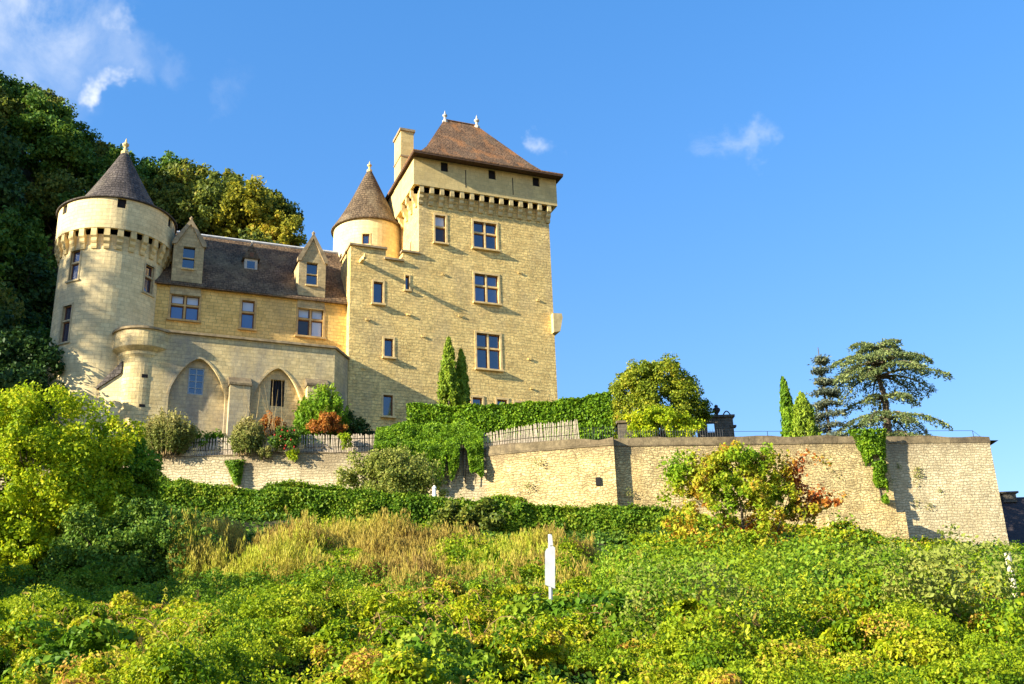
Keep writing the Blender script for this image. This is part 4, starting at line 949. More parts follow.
def tree(name, label, base, height, r, mat, trunk_r, n, per, cr, leaf, seed=0, cz=.6, rz=.42, inner=.3, nb=12, group=None, top=.85, bottom=-.7):
    o = thing(name, label, 'tree', tuple(base), group); c = np.array(base)+np.array([0, 0, height*cz])
    p, nn, cc = crown_points(c, (r[0], r[1], height*rz), n, per, cr, seed, inner, bottom=bottom)
    leaves('crown', p, nn, leaf, mat, o); limbs(base, np.array(base)+np.array([0, 0, height*top]), cc, trunk_r, nb, parent=o); return o
# left: shaded dark trees and the big yellow-green tree
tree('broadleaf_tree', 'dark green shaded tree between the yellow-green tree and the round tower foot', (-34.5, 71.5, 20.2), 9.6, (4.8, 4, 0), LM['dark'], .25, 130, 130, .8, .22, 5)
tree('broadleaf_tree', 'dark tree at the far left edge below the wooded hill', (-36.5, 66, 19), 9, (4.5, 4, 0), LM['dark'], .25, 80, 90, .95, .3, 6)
tree('small_tree', 'big yellow-green bushy tree filling the left edge of the slope', (-20.9, 45.5, 8.6), 8.6, (4.6, 3.4, 0), LM['yellow'], .16, 360, 190, .58, .115, 7, cz=.5, rz=.52, inner=.4, bottom=-.9)
shrub('bush', 'bright green arching bush at the right shoulder of the yellow-green tree', 'bush', (-18.4, 48.5, 9.8), (2.2, 2.0, 2.7), LM['bright'], 120, 110, .42, .13, seed=8, cz=1.2)
shrub('bush', 'large dark green rounded bush in shade beside the yellow-green tree', 'bush', (-15.4, 43.5, 7.6), (3.2, 2.6, 2.9), LM['mid'], 240, 120, .45, .11, seed=9, cz=.45)
shrub('bush', 'yellow-green bush crowding the foot of the yellow-green tree at the left edge', 'bush', (-21.6, 43.5, 7.6), (3.0, 1.8, 2.4), LM['yellow'], 120, 120, .4, .11, seed=41, cz=.6)
tree('broadleaf_tree', 'unseen leafy tree nearest the road bank, added left of the frame to shade the slope', (-30.5, 26.5, 5.0), 11.5, (4.2, 4, 0), LM['mid'], .25, 120, 110, .8, .26, 16)  # this and the next tree are added out of view to shade the slope
tree('broadleaf_tree', 'unseen leafy tree beside the big yellow-green tree, added left of the frame to shade the slope', (-30.0, 32.5, 6.5), 9, (3.6, 3.4, 0), LM['mid'], .25, 120, 110, .8, .26, 17)
# two cypresses at the keep
def cypress(label, base, h, r, group, mat=LM['cypress'], n=16000, leaf=.085, lean=0, name='cypress'):
    o = thing(name, label, 'tree', tuple(base), group); t = rs.rand(n)**.9; th = rs.rand(n)*2*pi
    nt_ = 170; tt = rs.rand(nt_)**.9; ta = rs.rand(nt_)*2*pi; pr = np.interp(tt, [0, .08, .3, .6, .85, 1], [.5, .8, 1, .85, .5, .08])*r*(.55+.6*rs.rand(nt_))
    q = rs.randint(0, nt_, n); th = ta[q]; up_ = rs.rand(n)*(.5+.06*h)
    rad_ = pr[q]*(.75+.35*rs.rand(n))*(1+.25*(up_-.4)); t = tt[q]+up_/h
    p = np.stack([np.cos(th)*rad_+lean*t, np.sin(th)*rad_, t*h], 1)+rs.normal(size=(n, 3))*np.array([.085, .085, .05])*(1.25-up_)[:, None]+np.array(base)
    nn = np.stack([np.cos(th), np.sin(th), np.full(n, .6)], 1); leaves('crown', p, nn, leaf, mat, o, elong=3, jitter=.6, droop=-1.2)
    b = MB(); b.tube([base, (base[0]+lean*.8, base[1], base[2]+h*.8)], [.12, .03], 6); b.build('trunk', BARK, o); return o
P1 = pt(447, 345, 73.5); P2 = pt(460, 355, 74)
cypress('taller left cypress of the close pair against the keep wall', (P1[0]+.1, 73.5, 22.3), P1[2]-22.6, .62, 'paired cypresses at the keep')
cypress('slimmer right cypress of the close pair against the keep wall', (P2[0]+.1, 74, 22.3), P2[2]-22.7, .44, 'paired cypresses at the keep')
cypress('narrow dark cypress at the left end of the conifer group on the wall', (19.75, 76, 19.9), 5.9, .5, 'cypresses by the cedar', LM['hedge'])
cypress('pale green broad cypress in front of the bluish conifer', (20.75, 75.5, 19.9), 4.6, .9, 'cypresses by the cedar', LM['cypress'])
# round tree behind the wall
tree('broadleaf_tree', 'round topped olive green tree standing behind the retaining wall', (10.5, 78, 19.9), 8.9, (3.7, 3.4, 0), LM['lime'], .22, 300, 150, .5, .13, 11, cz=.6, rz=.40, inner=.5)
shrub('bush', 'bright green loose bush just behind the railing below the round tree', 'bush', (9.6, 69.6, 19.8), (2.7, 1.1, 1.75), LM['yellow'], 100, 90, .4, .12, seed=12, cz=.7)
shrub('bush', 'dark green low bush between the round tree and its bright neighbour', 'bush', (10.6, 74.5, 19.9), (3.3, 1.3, 1.7), LM['dark'], 60, 80, .45, .17, seed=13, cz=.7)
tree('broadleaf_tree', 'small greyish tree peeping out right of the keep foot', (6.0, 94, 20), 10.2, (2.2, 2, 0), LM['olive'], .15, 40, 60, .6, .22, 14, cz=.8, rz=.2)
# bluish conifer: sparse tiers
def conifer(label, base, h, r, mat, tiers=11):
    o = thing('conifer', label, 'tree', tuple(base)); base = np.array(base, float); P = []; NN = []; b = MB(); b.tube([base, base+zz*h], [.2, .03], 6)
    for i in range(tiers):
        t = .12+.86*i/tiers; z = h*t; R = r*(1-t)**.75*random.uniform(.75, 1.15)
        for k in range(7):
            th = random.uniform(0, 2*pi); e = base+np.array([cos(th)*R, sin(th)*R, z-.12*R]); s = base+zz*(z+.15); b.tube([s, e], [.05, .015], 4)
            m = 110; q = rs.rand(m)**.8; p = s+(e-s)*q[:, None]+rs.normal(size=(m, 3))*np.array([.28, .28, .13])*(1.1-q*.4)[:, None]; p[:, 2] -= .1*rs.rand(m); P.append(p); NN.append(np.tile([0, 0, 1.], (m, 1)))
    leaves('crown', np.concatenate(P), np.concatenate(NN), .12, mat, o, elong=2.4, jitter=.7); b.build('trunk', BARK, o)
conifer('slender sparse bluish conifer between the cypresses and the cedar', (25.0, 84, 19.9), 11.8, 2.7, LM['blue'])
def cedar(base, h):
    o = thing('cedar', 'wide spreading cedar with flat drooping tiers behind the retaining wall', 'tree', tuple(base)); base = np.array(base, float); P = []; NN = []; b = MB()
    tr = [base, base+np.array([-.1, 0, h*.35]), base+np.array([.1, 0, h*.62]), base+np.array([-.4, 0, h*.86])]; b.tube(tr, [.42, .33, .24, .1], 8)
    def limb(z, th, R, up, droop):
        s = base+np.array([0, 0, z]); d = np.array([cos(th), sin(th), 0]); pts = [s+d*R*t+zz*(up*sin(pi*min(t*.8, 1))-droop*t*t) for t in np.linspace(0, 1, 7)]
        b.tube(pts, [.13*(1-.8*t) for t in np.linspace(0, 1, 7)], 5)
        side = np.array([-d[1], d[0], 0]); pts = np.array(pts)
        m = int(250*R/3); q = .18+.82*rs.rand(m)**.75; idx = q*6; i0 = np.minimum(idx.astype(int), 5); f = (idx-i0)[:, None]; c = pts[i0]*(1-f)+pts[i0+1]*f
        w = R*.21*np.sin(np.clip(q, .08, 1)*pi*.86)+.16
        off = (rs.rand(m)*2-1); p = c+side*(off*w)[:, None]; p[:, 2] += -.22*np.abs(off)*w+rs.normal(size=m)*.07; P.append(p); NN.append(np.tile([0, 0, 1.], (m, 1)))
        nh = m//3; j = rs.randint(0, m, nh); ph = p[j].copy(); ph[:, 2] -= rs.rand(nh)*.38; P.append(ph); NN.append(rs.normal(size=(nh, 3)))
    tiers = [(.96, 2.4, .3, .4, 9), (.87, 4.2, .5, .9, 12), (.77, 5.0, .45, 1.4, 9), (.60, 3.3, .35, .8, 5), (.46, 4.6, .5, 1.7, 9), (.33, 5.4, .4, 2.0, 9), (.21, 4.8, .2, 1.0, 7)]
    for zf, R, up, dr, k in tiers:
        for i in range(k): limb(h*zf*random.uniform(.97, 1.02), 2*pi*i/k+random.uniform(-.25, .25), R*random.uniform(.72, 1.1), up, dr)
    leaves('crown', np.concatenate(P), np.concatenate(NN), .10, LM['cedar'], o, elong=2.8, jitter=.7); b.build('trunk', BARK, o)
cedar((29.7, 84, 19.9), 12.0)

# ------------------------------------------------------------------ hedges and shrubs of the upper garden
def hedge_leaves(name, label, cat, P0, P1, z0f, z1f, depth, mat, n, leaf, bulge=.12, seed=0, ns=.8, amp=.25, group=None):
    """clipped or loose hedge along a line: leaves over front, top and back, with a leafy bulge"""
    P0 = np.array(P0, float); P1 = np.array(P1, float); o = thing(name, label, cat, (P0[0], P0[1], float(z0f(0))), group); d = (P1-P0); L = np.linalg.norm(d); d /= L; nrm = np.array([d[1], -d[0]])
    t = rs.rand(n); a = rs.rand(n); H = np.array([float(z1f(x)-z0f(x)) for x in np.linspace(0, 1, 60)]); Z0 = np.array([float(z0f(x)) for x in np.linspace(0, 1, 60)])
    h = np.interp(t, np.linspace(0, 1, 60), H); z0 = np.interp(t, np.linspace(0, 1, 60), Z0)
    # profile: front face, rounded top, back face
    per = np.where(a < .55, a/.55, np.where(a < .85, 1+(a-.55)/.3, 2+(a-.85)/.15))
    off = np.where(per < 1, depth/2, np.where(per < 2, depth/2-(per-1)*depth, -depth/2)); zr = np.where(per < 1, per, np.where(per < 2, 1, 3-per))
    off = off*(1-.35*np.clip(zr-.8, 0, 1)/.2*(per < 1)*.6)
    nx = np.where(per < 1, 1., np.where(per < 2, 0., -1.)); nz = np.where((per >= 1) & (per < 2), 1., .15)
    p = np.stack([P0[0]+d[0]*L*t+nrm[0]*off, P0[1]+d[1]*L*t+nrm[1]*off, z0+h*zr], 1)
    nn = np.stack([nrm[0]*nx, nrm[1]*nx, nz], 1)
    b = (vnoise(p, ns, seed)-.5)*2*amp+(vnoise(p, ns*3, seed+1)-.5)*amp+rs.normal(size=n)*bulge*.5
    p = p+nn*b[:, None]; leaves('foliage', p, nn, leaf, mat, o, jitter=.8)
    m = MB(); bs = 24    # twiggy core
    for k in range(bs):
        x = (k+.5)/bs; q = P0+d*L*x; z = float(z0f(x)); m.tube([(q[0], q[1], z-.3), (q[0]+random.uniform(-.2, .2), q[1], z+float(z1f(x)-z)*.85)], [.05, .02], 4)
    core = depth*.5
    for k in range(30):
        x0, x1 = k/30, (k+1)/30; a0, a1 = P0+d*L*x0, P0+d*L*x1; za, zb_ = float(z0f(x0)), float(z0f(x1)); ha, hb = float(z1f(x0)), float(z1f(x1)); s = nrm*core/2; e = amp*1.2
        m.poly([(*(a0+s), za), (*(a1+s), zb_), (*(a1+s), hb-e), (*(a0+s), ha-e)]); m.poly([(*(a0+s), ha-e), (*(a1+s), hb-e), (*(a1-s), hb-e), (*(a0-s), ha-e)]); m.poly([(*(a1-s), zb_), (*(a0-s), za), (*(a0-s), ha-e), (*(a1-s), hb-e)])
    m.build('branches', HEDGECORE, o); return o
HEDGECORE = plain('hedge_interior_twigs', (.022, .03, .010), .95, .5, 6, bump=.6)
hedge_leaves('clipped_hedge', 'long clipped bright green hedge in front of the keep foot', 'hedge', (-7.3, 71.8), (6.6, 71.3), lambda t: 19.8, lambda t: 23.95-.35*sin(pi*t)+.25*smooth(t, .8, 1), 1.5, LM['hedge'], 42000, .15, seed=3, ns=.9, amp=.16)
# cascading ivy over the wall
def ivy_curtain():
    o = thing('ivy_curtain', 'thick green ivy curtain pouring over the garden wall below the hedge', 'ivy', (-6, 68.5, 16)); n = 42000
    t = rs.rand(n); x = -9.0+6.9*t; zb = 16.6+2.4*vnoise(np.stack([x*1.3, x*0, x*0], 1), 1.0, 5)-.6*np.exp(-((x+5)/1.6)**2); zt = 21.4+1.1*vnoise(np.stack([x, x*0, x*0], 1), 1.1, 6)-.7*smooth(-x, 7.6, 9)-.9*smooth(x, -3.6, -2.2)
    v = rs.rand(n)**.85; z = zt-(zt-zb)*v; p = np.stack([x, x*0, z], 1)
    str_ = vnoise(np.stack([x*3.2, x*0, z*.35], 1), 1.0, 7); keep_ = (v < .35+.75*str_)
    dep = .25+.55*vnoise(np.stack([x, x*0, z], 1), .9, 8)+.25*vnoise(np.stack([x, x*0, z], 1), 2.6, 9)
    y = wally(x)-.05-dep+np.maximum(0, z-20.1)*.75+rs.rand(n)*.15
    p = np.stack([x, y, z], 1)[keep_]; nn = np.tile([0, -1., .35], (len(p), 1)); leaves('foliage', p, nn, .13, LM['hedge'], o, jitter=.9, droop=.8)
    b = MB()
    for k in range(26):
        xx = -8.8+6.4*k/26; b.tube([(xx, wally(xx)+.1, 20.3), (xx, wally(xx)-.3, 20.0), (xx+random.uniform(-.2, .2), wally(xx)-.18, 18.0+random.uniform(-.6, .6))], .03, 4)
    b.build('vine_stems', BARK, o)
ivy_curtain()
def small_ivy(name, label, x0, x1, ytop, zt, zb, y, n=3500, leaf=.17, mat=LM['hedge']):
    o = thing(name, label, 'ivy', ((x0+x1)/2, y, zb)); t = rs.rand(n)*2-1; v = rs.rand(n); w = (x1-x0)/2*(1-.85*v**.7); x = (x0+x1)/2+(x1-x0)*.22*v+t*w; z = zt-(zt-zb)*v
    p = np.stack([x, y-.1-.4*rs.rand(n)*(1-t*t), z], 1); k = vnoise(p, 1.9, 4) > .2+.4*v; leaves('foliage', p[k], np.tile([0, -1, .3], (k.sum(), 1)), leaf, mat, o)
    b = MB(); b.tube([((x0+x1)/2, y-.05, zt-.1), ((x0+x1)/2+.3, y-.06, zb+.3)], .05, 5); b.build('vine_stems', BARK, o)
small_ivy('wall_ivy', 'ivy clump hanging in the notch between retaining wall and corner bastion', 21.4, 24.0, 0, 20.3, 15.4, 68.35, 6500, .12)
small_ivy('wall_ivy', 'small green plant growing on the face of the low garden wall', -18.6, -17.2, 0, 19.5, 17.6, 67.55, 1600, .12, LM['bright'])
def feathery(label, base, w, h, mat, n=260, per=40, leaf=.13, name='shrub'):
    """upright fan of thin stems with small leaves"""
    o = thing(name, label, 'shrub', tuple(base)); b = MB(); P = []; base = np.array(base, float)
    for i in range(n):
        a = random.uniform(0, 2*pi); q = sqrt(random.random()); s = base+np.array([cos(a)*q*w*.45, sin(a)*q*w*.35, 0]); hh = h*(1-.45*q*q)*random.uniform(.7, 1.08); e = s+np.array([cos(a)*q*w*.45+random.gauss(0, .08), sin(a)*q*w*.2, hh])
        if i % 3 == 0: b.tube([s, (s+e)/2+np.array([0, 0, .05]), e], [.02, .014, .006], 3)
        t = .15+.85*rs.rand(per)**.8; P.append(s+(e-s)*t[:, None]+rs.normal(size=(per, 3))*.075)
    P = np.concatenate(P); leaves('foliage', P, np.tile([0, -.3, .5], (len(P), 1)), leaf, mat, o, elong=2.4, jitter=1, droop=-.6, rnd=np.clip((P[:, 2]-base[2])/h*.8+rs.rand(len(P))*.3, 0, 1)); b.build('stem', STALK, o); return o
feathery('tall feathery grey-green shrub with straw tips below the left arch', (-22.3, 67.3, 19.9), 2.1, 3.1, LM['pampas'], 190, 50, .09)
shrub('bush', 'small round green bush behind the fence right of the feathery shrub', 'bush', (-20.0, 68.4, 20.4), (1.1, .7, .7), LM['hedge'], 36, 80, .25, .1, seed=20)
feathery('grey-green twiggy shrub behind the fence between the two arches', (-17.2, 67.5, 19.8), 1.4, 2.6, LM['pampas'], 120, 45, .09)
shrub('bush', 'rust red small shrub between the twiggy shrub and the tall green bush', 'bush', (-15.8, 68.6, 20.9), (.8, .6, 1.0), LM['red'], 30, 70, .25, .1, seed=21)
feathery('tall bright green bush rising before the terrace right end', (-12.9, 69.8, 20.6), 2.1, 4.6, LM['bright'], 260, 60, .11, 'bush')
shrub('bush', 'rust orange rounded shrub under the tall bright green bush', 'bush', (-12.4, 68.7, 21.1), (1.4, .7, .95), LM['red'], 50, 75, .25, .1, seed=22)
shrub('bush', 'dark green rose bush with red blooms leaning on the fence', 'bush', (-14.6, 67.2, 19.9), (.9, .4, .85), LM['mid'], 34, 70, .25, .1, seed=23)
b = MB()
for k in range(11):
    x, y, z = -14.6+random.uniform(-.8, .8), 66.85+random.uniform(-.1, .15), 20.5+random.uniform(-.5, .75); b.lathe((x, y, 0), [(.02, z-.05), (.055, z), (.04, z+.05), (0, z+.06)], 6)
tag(b.build('red_blooms', plain('red_petals', (.45, .03, .02), .6, .2, 8)), 'scattered small red flowers on the rose bush at the fence', 'flowers', kind='stuff')
shrub('bush', 'dark green bush at the foot of the terrace chamfer', 'bush', (-10.9, 70.9, 21), (1.1, .8, 1.3), LM['dark'], 40, 70, .3, .12, seed=24)
shrub('plant', 'little yellow flowering plant poking through the long paling fence', 'plant', (-10.9, 67.5, 19.9), (.5, .3, .65), LM['yellow'], 14, 60, .2, .08, seed=25)
shrub('plant', 'yellowish tuft growing on the low wall below the rose bush', 'plant', (-14.2, 67.45, 19.2), (.4, .3, .5), LM['yellow'], 12, 60, .2, .08, seed=26)
shrub('plant', 'small dry tuft on the low wall top beside the twiggy shrub', 'plant', (-16.0, 67.3, 19.5), (.5, .3, .5), LM['pampas'], 12, 60, .2, .08, seed=27)
px_, pz_ = rs.uniform(-.5, 30.5, 46), rs.uniform(12.5, 19.6, 46); P_ = []
for x, z in zip(px_, pz_):
    if z < np.interp(x, [0, 31], [16.2, 13.2]): continue
    yw = float(wally(x))-(.45 if x < 6.1 else .12 if x < 23.8 else -.15); c = rs.randint(20, 60); P_.append(np.array([x, yw, z])+rs.normal(size=(c, 3))*np.array([.16, .05, .13]))
P_ = np.concatenate(P_); o = leaves('joint_plants', P_, np.tile([0, -1., .3], (len(P_), 1)), .07, LM['pampas']); tag(o, 'tiny dry plants rooted in the joints of the retaining wall', 'wall plants', kind='stuff')
# thin bare stems against the terrace wall
b = MB()
for k in range(16):
    x = -16.4+random.uniform(-1.2, 1.2); b.tube([(x, 67.6, 20), (x+random.uniform(-.3, .6), 67.7, 22.2), (x+random.uniform(-.5, 1.8), 67.7, 24.2+random.uniform(-1, .8))], [.02, .014, .006], 3)
tag(b.build('bare_stems', STALK), 'thin bare arching stems rising behind the twiggy shrub', 'stems', kind='stuff')

# ------------------------------------------------------------------ lower slope
# ivy-covered bank hedge below the walls
gI = lambda X: float(ground(X, 60))
def iv(P0x, P1x, Y, ht, label, mat, n, leaf, seed, group=None, depth=2.4, amp=.5):
    z0 = lambda t: float(ground(P0x+(P1x-P0x)*t, Y))-.3; z1 = lambda t: float(ht(P0x+(P1x-P0x)*t))
    return hedge_leaves('ivy_hedge', label, 'hedge', (P0x, Y), (P1x, Y), z0, z1, depth, mat, n, leaf, bulge=.2, seed=seed, ns=.5, amp=amp, group=group)
HT = lambda X: np.interp(X, [-23, -20, -2, 9.5, 24, 33], [16.7, 16.2, 14.5, 13.2, 10.9, 9.9])
iv(-24, 10.5, 60, HT, 'long rough ivy covered hedge below the garden walls', LM['ivy'], 170000, .11, 31, amp=.38)
iv(10.5, 34, 58.5, lambda X: HT(X)-.25, 'rough green hedge below the corner bastion at the right', LM['bramble'], 100000, .12, 32, amp=.75)
shrub('bush', 'pale yellow-green bush before the low wall, left of the ivy curtain', 'bush', (-7.4, 61.5, 13.8), (3.0, 1.6, 2.6), LM['pale'], 200, 110, .45, .11, seed=33, cz=.75)
shrub('bush', 'rusty small bush in the ivy hedge under the retaining wall', 'bush', (-2.6, 58.4, 12.0), (2.0, .8, 1.3), LM['olive'], 40, 60, .4, .15, seed=34)
tag((lambda b: (b.tube([(-4.65, 60.2, 13.0), (-4.65, 60.2, 15.6)], .1, 8), b.tube([(-4.65, 60.2, 15.6), (-4.65, 60.2, 15.75)], [.14, .05], 8), b.build('white_post', WHITE))[2])(MB()), 'small white post standing below the ivy curtain', 'post')

# autumn vine shrub, right of centre
def vine():
    base = (9.4, 45, 7.6); o = thing('vine_shrub', 'tall sprawling autumn shrub of green, yellow and red leaves before the retaining wall', 'shrub', base)
    Ps = []; Ns = []; CC = []
    for c, r, n in (((9.2, 45, 11.4), (2.3, 1.6, 1.9), 80), ((11.4, 45, 11.0), (1.6, 1.2, 1.2), 45), ((7.3, 45, 10.2), (1.2, 1.2, 2.7), 60), ((9.6, 44.6, 9.0), (2.7, 1.4, 1.9), 90), ((8.4, 43.5, 7.6), (2.6, 1.2, 1.5), 60), ((7.6, 45, 12.2), (1.3, 1.0, .9), 24), ((9.3, 44.8, 12.9), (1.0, .8, .7), 14), ((9.8, 42.5, 6.9), (3.0, 1.3, 1.6), 70)):
        p, nn, cc = crown_points(c, tuple(q*1.12 for q in r), n, 50, .30, n, .2); Ps.append(p); Ns.append(nn); CC.append(cc)
    # long wandering shoots
    b = MB()
    for k in range(60):
        s = np.array([9.2+random.uniform(-1.8, 2.2), 44.8, 11+random.uniform(0, 1.6)]); th = random.uniform(-.4, pi+.4); L = random.uniform(1, 2.2); e = s+np.array([cos(th)*L*1.2, random.uniform(-.5, .5), sin(th)*L*.7]); b.tube([s, (s+e)/2+zz*.2, e], [.02, .015, .006], 3)
        t = rs.rand(70); Ps.append(s+(e-s)*t[:, None]+zz*(.8*t*(1-t))[:, None]+rs.normal(size=(70, 3))*.12); Ns.append(rs.normal(size=(70, 3)))
    p = np.concatenate(Ps); nn = np.concatenate(Ns)
    patch = vnoise(p, .9, 77)
    red = .42*rs.rand(len(p))+.40*smooth(p[:, 0], 9.8, 12)*smooth(p[:, 2], 9.2, 10.6)+.42*smooth(-p[:, 0], -8.6, -7.2)*smooth(-p[:, 2], -10.4, -8.8)+.8*(patch-.5)+.12
    leaves('foliage', p, nn, .115, LM['vine'], o, rnd=red); b.build('shoots', BARK, o); limbs(base, (9.2, 45, 11.5), np.concatenate(CC), .12, 26, parent=o, name='stem')
vine()

# tall dry grass
def tall_grass():
    n = 7500; X = rs.uniform(-13.5, 7.0, n*3); Y = np.where(X > -4, rs.uniform(34, 48.5, n*3), rs.uniform(40, 49, n*3)); p0 = np.stack([X, Y, X*0], 1); den = vnoise(p0, .42, 3)*.6+vnoise(p0, 1.3, 31)*.4
    k = (den > .42) & ~((X < -9) & (Y < 41)) & ~((X > 3.2) & (Y > 46)); X, Y = X[k][:n], Y[k][:n]; n = len(X)
    Z = ground(X, Y); g = np.stack([X, Y, X*0], 1); H = (1.05+.7*rs.rand(n))*(.35+1.25*vnoise(g, .6, 8))*(.8+.4*vnoise(g, 1.8, 9))
    H *= np.interp(X, [-15, -6, 2, 8], [1.25, 1.0, .95, .8])
    m = 50; t = rs.rand(n, m)**.75; lean = rs.normal(size=(n, 2))*.10
    w = (.012+.06*np.sin(np.clip((t-.35)/.68, 0, 1)*pi)**.7)
    x = X[:, None]+lean[:, :1]*t*H[:, None]+rs.normal(size=(n, m))*w; y = Y[:, None]+lean[:, 1:]*t*H[:, None]+rs.normal(size=(n, m))*w; z = Z[:, None]+H[:, None]*t
    P = np.stack([x, y, z], -1).reshape(-1, 3); q = rs.normal(size=(len(P), 3))
    base_ = np.clip((vnoise(g, .38, 21)-.5)*1.9+.5, 0, 1)*.8+rs.rand(n)*.3
    rr = np.repeat(base_+.10, m)*.62+.25*t.reshape(-1)+rs.rand(n*m)*.2-.05
    o = leaves('tall_grass', P, q, .030, LM['plume'], None, elong=7, jitter=.8, rnd=rr, droop=-3.2); tag(o, 'tall golden dry grass and weeds on the slope', 'grass', kind='stuff')
tall_grass()

# brambles: ground cover from the foreground to the walls
def mound(X, Y):
    p = np.stack([X, Y, X*0], 1); return .8*vnoise(p, .45, 11)**1.4+1.0*vnoise(p, 1.0, 12)**1.9+.25*vnoise(p, 3.5, 13)
def cover(name, label, X, Y, leaf, mat, hscale=1.0, thick=.45, fold=1.0):
    n = len(X); e = .15
    h0 = mound(X, Y)*hscale; gx = (mound(X+e, Y)*hscale-h0)/e; gy = (mound(X, Y+e)*hscale-h0)/e
    Z = ground(X, Y)+h0-thick*rs.rand(n)**2.2; nn = unit(np.stack([-gx, -gy-.25, np.ones(n)], 1))
    return leaves(name, np.stack([X, Y, Z], 1), nn, leaf, mat, jitter=.75)
def region(n, y0, y1, xf0, xf1, pw=1.0):
    Y = y0+(y1-y0)*rs.rand(n)**pw; t = rs.rand(n); X = xf0(Y)+(xf1(Y)-xf0(Y))*t; return X, Y
w_ = lambda Y: Y*.53+3
def clumps(name, label, cat, X, Y, rad, per, leaf, mat, lift=.15, flat_=.75, hs=.8):
    '''many overlapping leafy mounds sitting on the slope: each one lit on its sunny side'''
    n = len(X); Z = ground(X, Y)+mound(X, Y)*hs+lift; rad = np.broadcast_to(rad, (n,)); P = []; NN = []; RR = []
    k = np.repeat(np.arange(n), per); d = unit(rs.normal(size=(len(k), 3))); d[:, 2] = np.abs(d[:, 2])*1.0-.25*(rs.rand(len(k)) < .4); d = unit(d)
    rr = rad[k]*(1-.35*rs.rand(len(k))**1.5); c = np.stack([X, Y, Z], 1)[k]
    nz = vnoise(c+d*rr[:, None], 2.4, 41)
    off = d*(rr*(.65+.7*nz))[:, None]*np.array([1, 1, flat_]); own = rs.rand(n)[k]
    keep = vnoise(c+off, 3.0, 42) > .30
    o = leaves(name, (c+off)[keep], (d+np.array([0, 0, .3]))[keep], np.broadcast_to(leaf, (n,))[k][keep], mat, jitter=.9, elong=1.6, rnd=(own*.62+rs.rand(len(k))*.38)[keep])
    return tag(o, label, cat, kind='stuff')
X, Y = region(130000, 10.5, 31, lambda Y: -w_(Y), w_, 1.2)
o = cover('undergrowth', 0, X, Y, .07, LM['under'], .8, .5); tag(o, 'undergrowth beneath the brambles on the bank, coloured dark for shaded gaps', 'undergrowth', kind='stuff')
X, Y = region(4200, 11.5, 31, lambda Y: -w_(Y), w_, 1.15)
sel = vnoise(np.stack([X, Y, X*0], 1), .75, 51)+.25*rs.rand(len(X)) > .55; X, Y = X[sel], Y[sel]
sp = vnoise(np.stack([X, Y, X*0], 1), .38, 55)+.25*(rs.rand(len(X))-.5)
for lo, hi, nm, lab, mt, per, lf, rd, lift in ((.0, .31, 'creepers', 'dark green broad leaved creepers on the foreground bank', 'ivy', 230, 1.8, 1.1, .1), (.31, .66, 'brambles', 'bright yellow-green brambles covering the foreground bank', 'bramble', 420, 1.0, 1.0, .15), (.66, 1.1, 'fine_weeds', 'pale fine leaved weeds on the foreground bank', 'thicket', 520, .8, 1.15, .25)):
    k = (sp >= lo) & (sp < hi); x, y = X[k], Y[k]; vs = .75+.6*rs.rand(len(x))
    clumps(nm, lab, nm.replace('_', ' '), x, y, (.14+.34*rs.rand(len(x))**1.5)*rd, per, (.015+.0015*y)*lf*vs, LM[mt], lift=lift+.35*rs.rand(len(x)), flat_=.75)
# arching bramble canes
b = MB()
for k in range(420):
    y = random.uniform(16, 31); x = random.uniform(-.5, .5)*y; z = float(ground(x, y))+.5+random.uniform(0, .5); th = random.uniform(0, 2*pi); L = random.uniform(.4, 1.2)
    b.tube([(x+cos(th)*L*t, y+sin(th)*L*t*.5, z+.45*L*sin(pi*t)) for t in np.linspace(0, 1, 8)], .006, 3)
tag(b.build('bramble_canes', plain('reddish_cane', (.22, .11, .06), .8, .3, 9, bump=0)), 'thin arching reddish bramble canes over the bank', 'canes', kind='stuff')
X, Y = region(50000, 31, 58, lambda Y: -w_(Y), lambda Y: 0*Y+7)
o = cover('weeds', 0, X, Y, .14, LM['mid'], .6); tag(o, 'low dark weeds between the bank and the dry grass', 'weeds', kind='stuff')
X, Y = region(420, 31, 41, lambda Y: -w_(Y), lambda Y: 0*Y+7)
clumps('low_scrub', 'low mixed green scrub in front of the dry grass', 'scrub', X, Y, .35+.6*rs.rand(len(X))**1.5, 300, .06, LM['ivy'], .1+.5*rs.rand(len(X)), .9, .6)
X = rs.uniform(-9, 2, 300); Y = rs.uniform(38, 50, 300); sel = vnoise(np.stack([X, Y, X*0], 1), .42, 3)*.6+vnoise(np.stack([X, Y, X*0], 1), 1.3, 31)*.4 < .50; X, Y = X[sel], Y[sel]
clumps('green_weeds', 'green leafy weeds growing between the dry grass stalks', 'weeds', X, Y, .35+.5*rs.rand(len(X)), 330, .075, LM['thicket'], .5, 1.3, .5)
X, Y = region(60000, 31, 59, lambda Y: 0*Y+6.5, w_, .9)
o = cover('thicket_floor', 0, X, Y, .12, LM['under'], 1.0, .6); tag(o, 'leaves under the thicket at the right, coloured dark for shaded gaps', 'undergrowth', kind='stuff')
X, Y = region(1100, 30, 58, lambda Y: 0*Y+5.5, w_, .9)
sel = vnoise(np.stack([X, Y, X*0], 1), .42, 52) > .42; X, Y = X[sel], Y[sel]
clumps('thicket', 'light green thicket covering the slope at the right', 'thicket', X, Y, (.4+.7*rs.rand(len(X))**1.3)*(1-.4*smooth(Y, 46, 58)), 430, .032+.0013*Y, LM['thicket'], (.25+.4*rs.rand(len(X)))*(1-smooth(Y, 44, 58)), .9, 1.0-.7*smooth(Y, 36, 52))
X, Y = region(80, 16, 36, lambda Y: 2.5+0*Y, w_, .9)
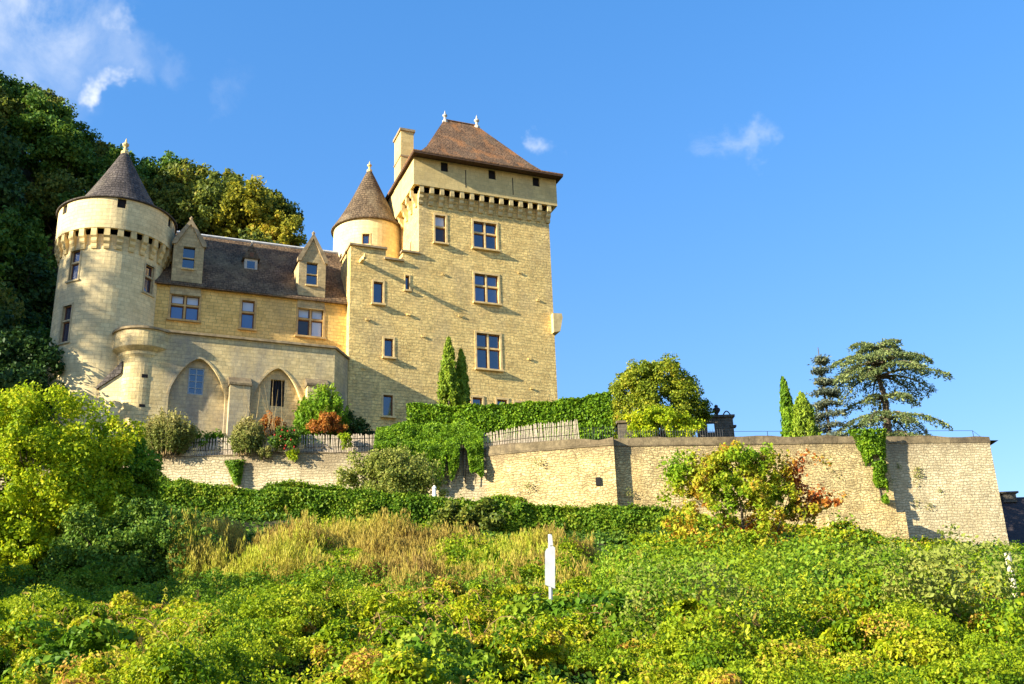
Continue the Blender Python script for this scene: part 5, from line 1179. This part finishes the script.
for i, mt in enumerate(('ivy', 'thicket', 'bright', 'pale')):
    k = slice(i, None, 4)
    clumps('bushes', 'lumpy mixed bushes of several greens rising out of the right slope', 'bushes', X[k], Y[k], (.55+.8*rs.rand(len(X[k])))*(1-.4*smooth(X[k], 7, 13)), 2300, .024+.0013*Y[k], LM[mt], .5-.4*smooth(X[k], 7, 13), 1.0, .8)
def stalks(name, label, X, Y, H, m, leaf, mat, lean_=.3, wid=.05, elong=1.5):
    n = len(X); Z = ground(X, Y)+mound(X, Y)*.7; t = rs.rand(n, m)**.8; lean = rs.normal(size=(n, 2))*lean_; bend = rs.normal(size=(n, 2))*lean_*.8
    x = X[:, None]+(lean[:, :1]*t+bend[:, :1]*t*t)*H[:, None]+rs.normal(size=(n, m))*wid; y = Y[:, None]+(lean[:, 1:]*t+bend[:, 1:]*t*t)*H[:, None]+rs.normal(size=(n, m))*wid
    P = np.stack([x, y, Z[:, None]+t*H[:, None]], -1).reshape(-1, 3)
    o = leaves(name, P, rs.normal(size=(len(P), 3)), leaf, mat, jitter=.5, elong=elong, rnd=np.repeat(rs.rand(n), m)*.7+.3*rs.rand(n*m)); tag(o, label, name.replace('_', ' '), kind='stuff')
def weeds_on_bank():
    n = 3200; X = rs.uniform(-14, 18, n); Y = rs.uniform(12, 40, n); k = vnoise(np.stack([X, Y, X*0], 1), .6, 61) > .5; X, Y = X[k], Y[k]
    stalks('bank_shoots', 'upright light shoots sprouting through the brambles', X, Y, .3+.6*rs.rand(len(X)), 34, .04, LM['yellow'])
    n = 2600; X = rs.uniform(2, 26, n); Y = rs.uniform(14, 52, n); k = (vnoise(np.stack([X, Y, X*0], 1), .5, 62) > .45) & (X < Y*.55+1); X, Y = X[k], Y[k]
    stalks('tall_weeds', 'loose tall leafy weeds standing over the thicket at the right', X, Y, (.7+.9*rs.rand(len(X)))*np.interp(Y, [14, 34, 42], [.8, 1.1, .3]), 60, .055, LM['thicket'], .22, .09)
    n = 900; X = rs.uniform(-13, 14, n); Y = rs.uniform(12, 34, n); k = vnoise(np.stack([X, Y, X*0], 1), .4, 63) > .55; X, Y = X[k], Y[k]
    stalks('dry_stalks', 'thin dry brown stalks scattered over the bank', X, Y, .5+.6*rs.rand(len(X)), 26, .03, LM['plume'], .2, .02, 4.5)

weeds_on_bank()
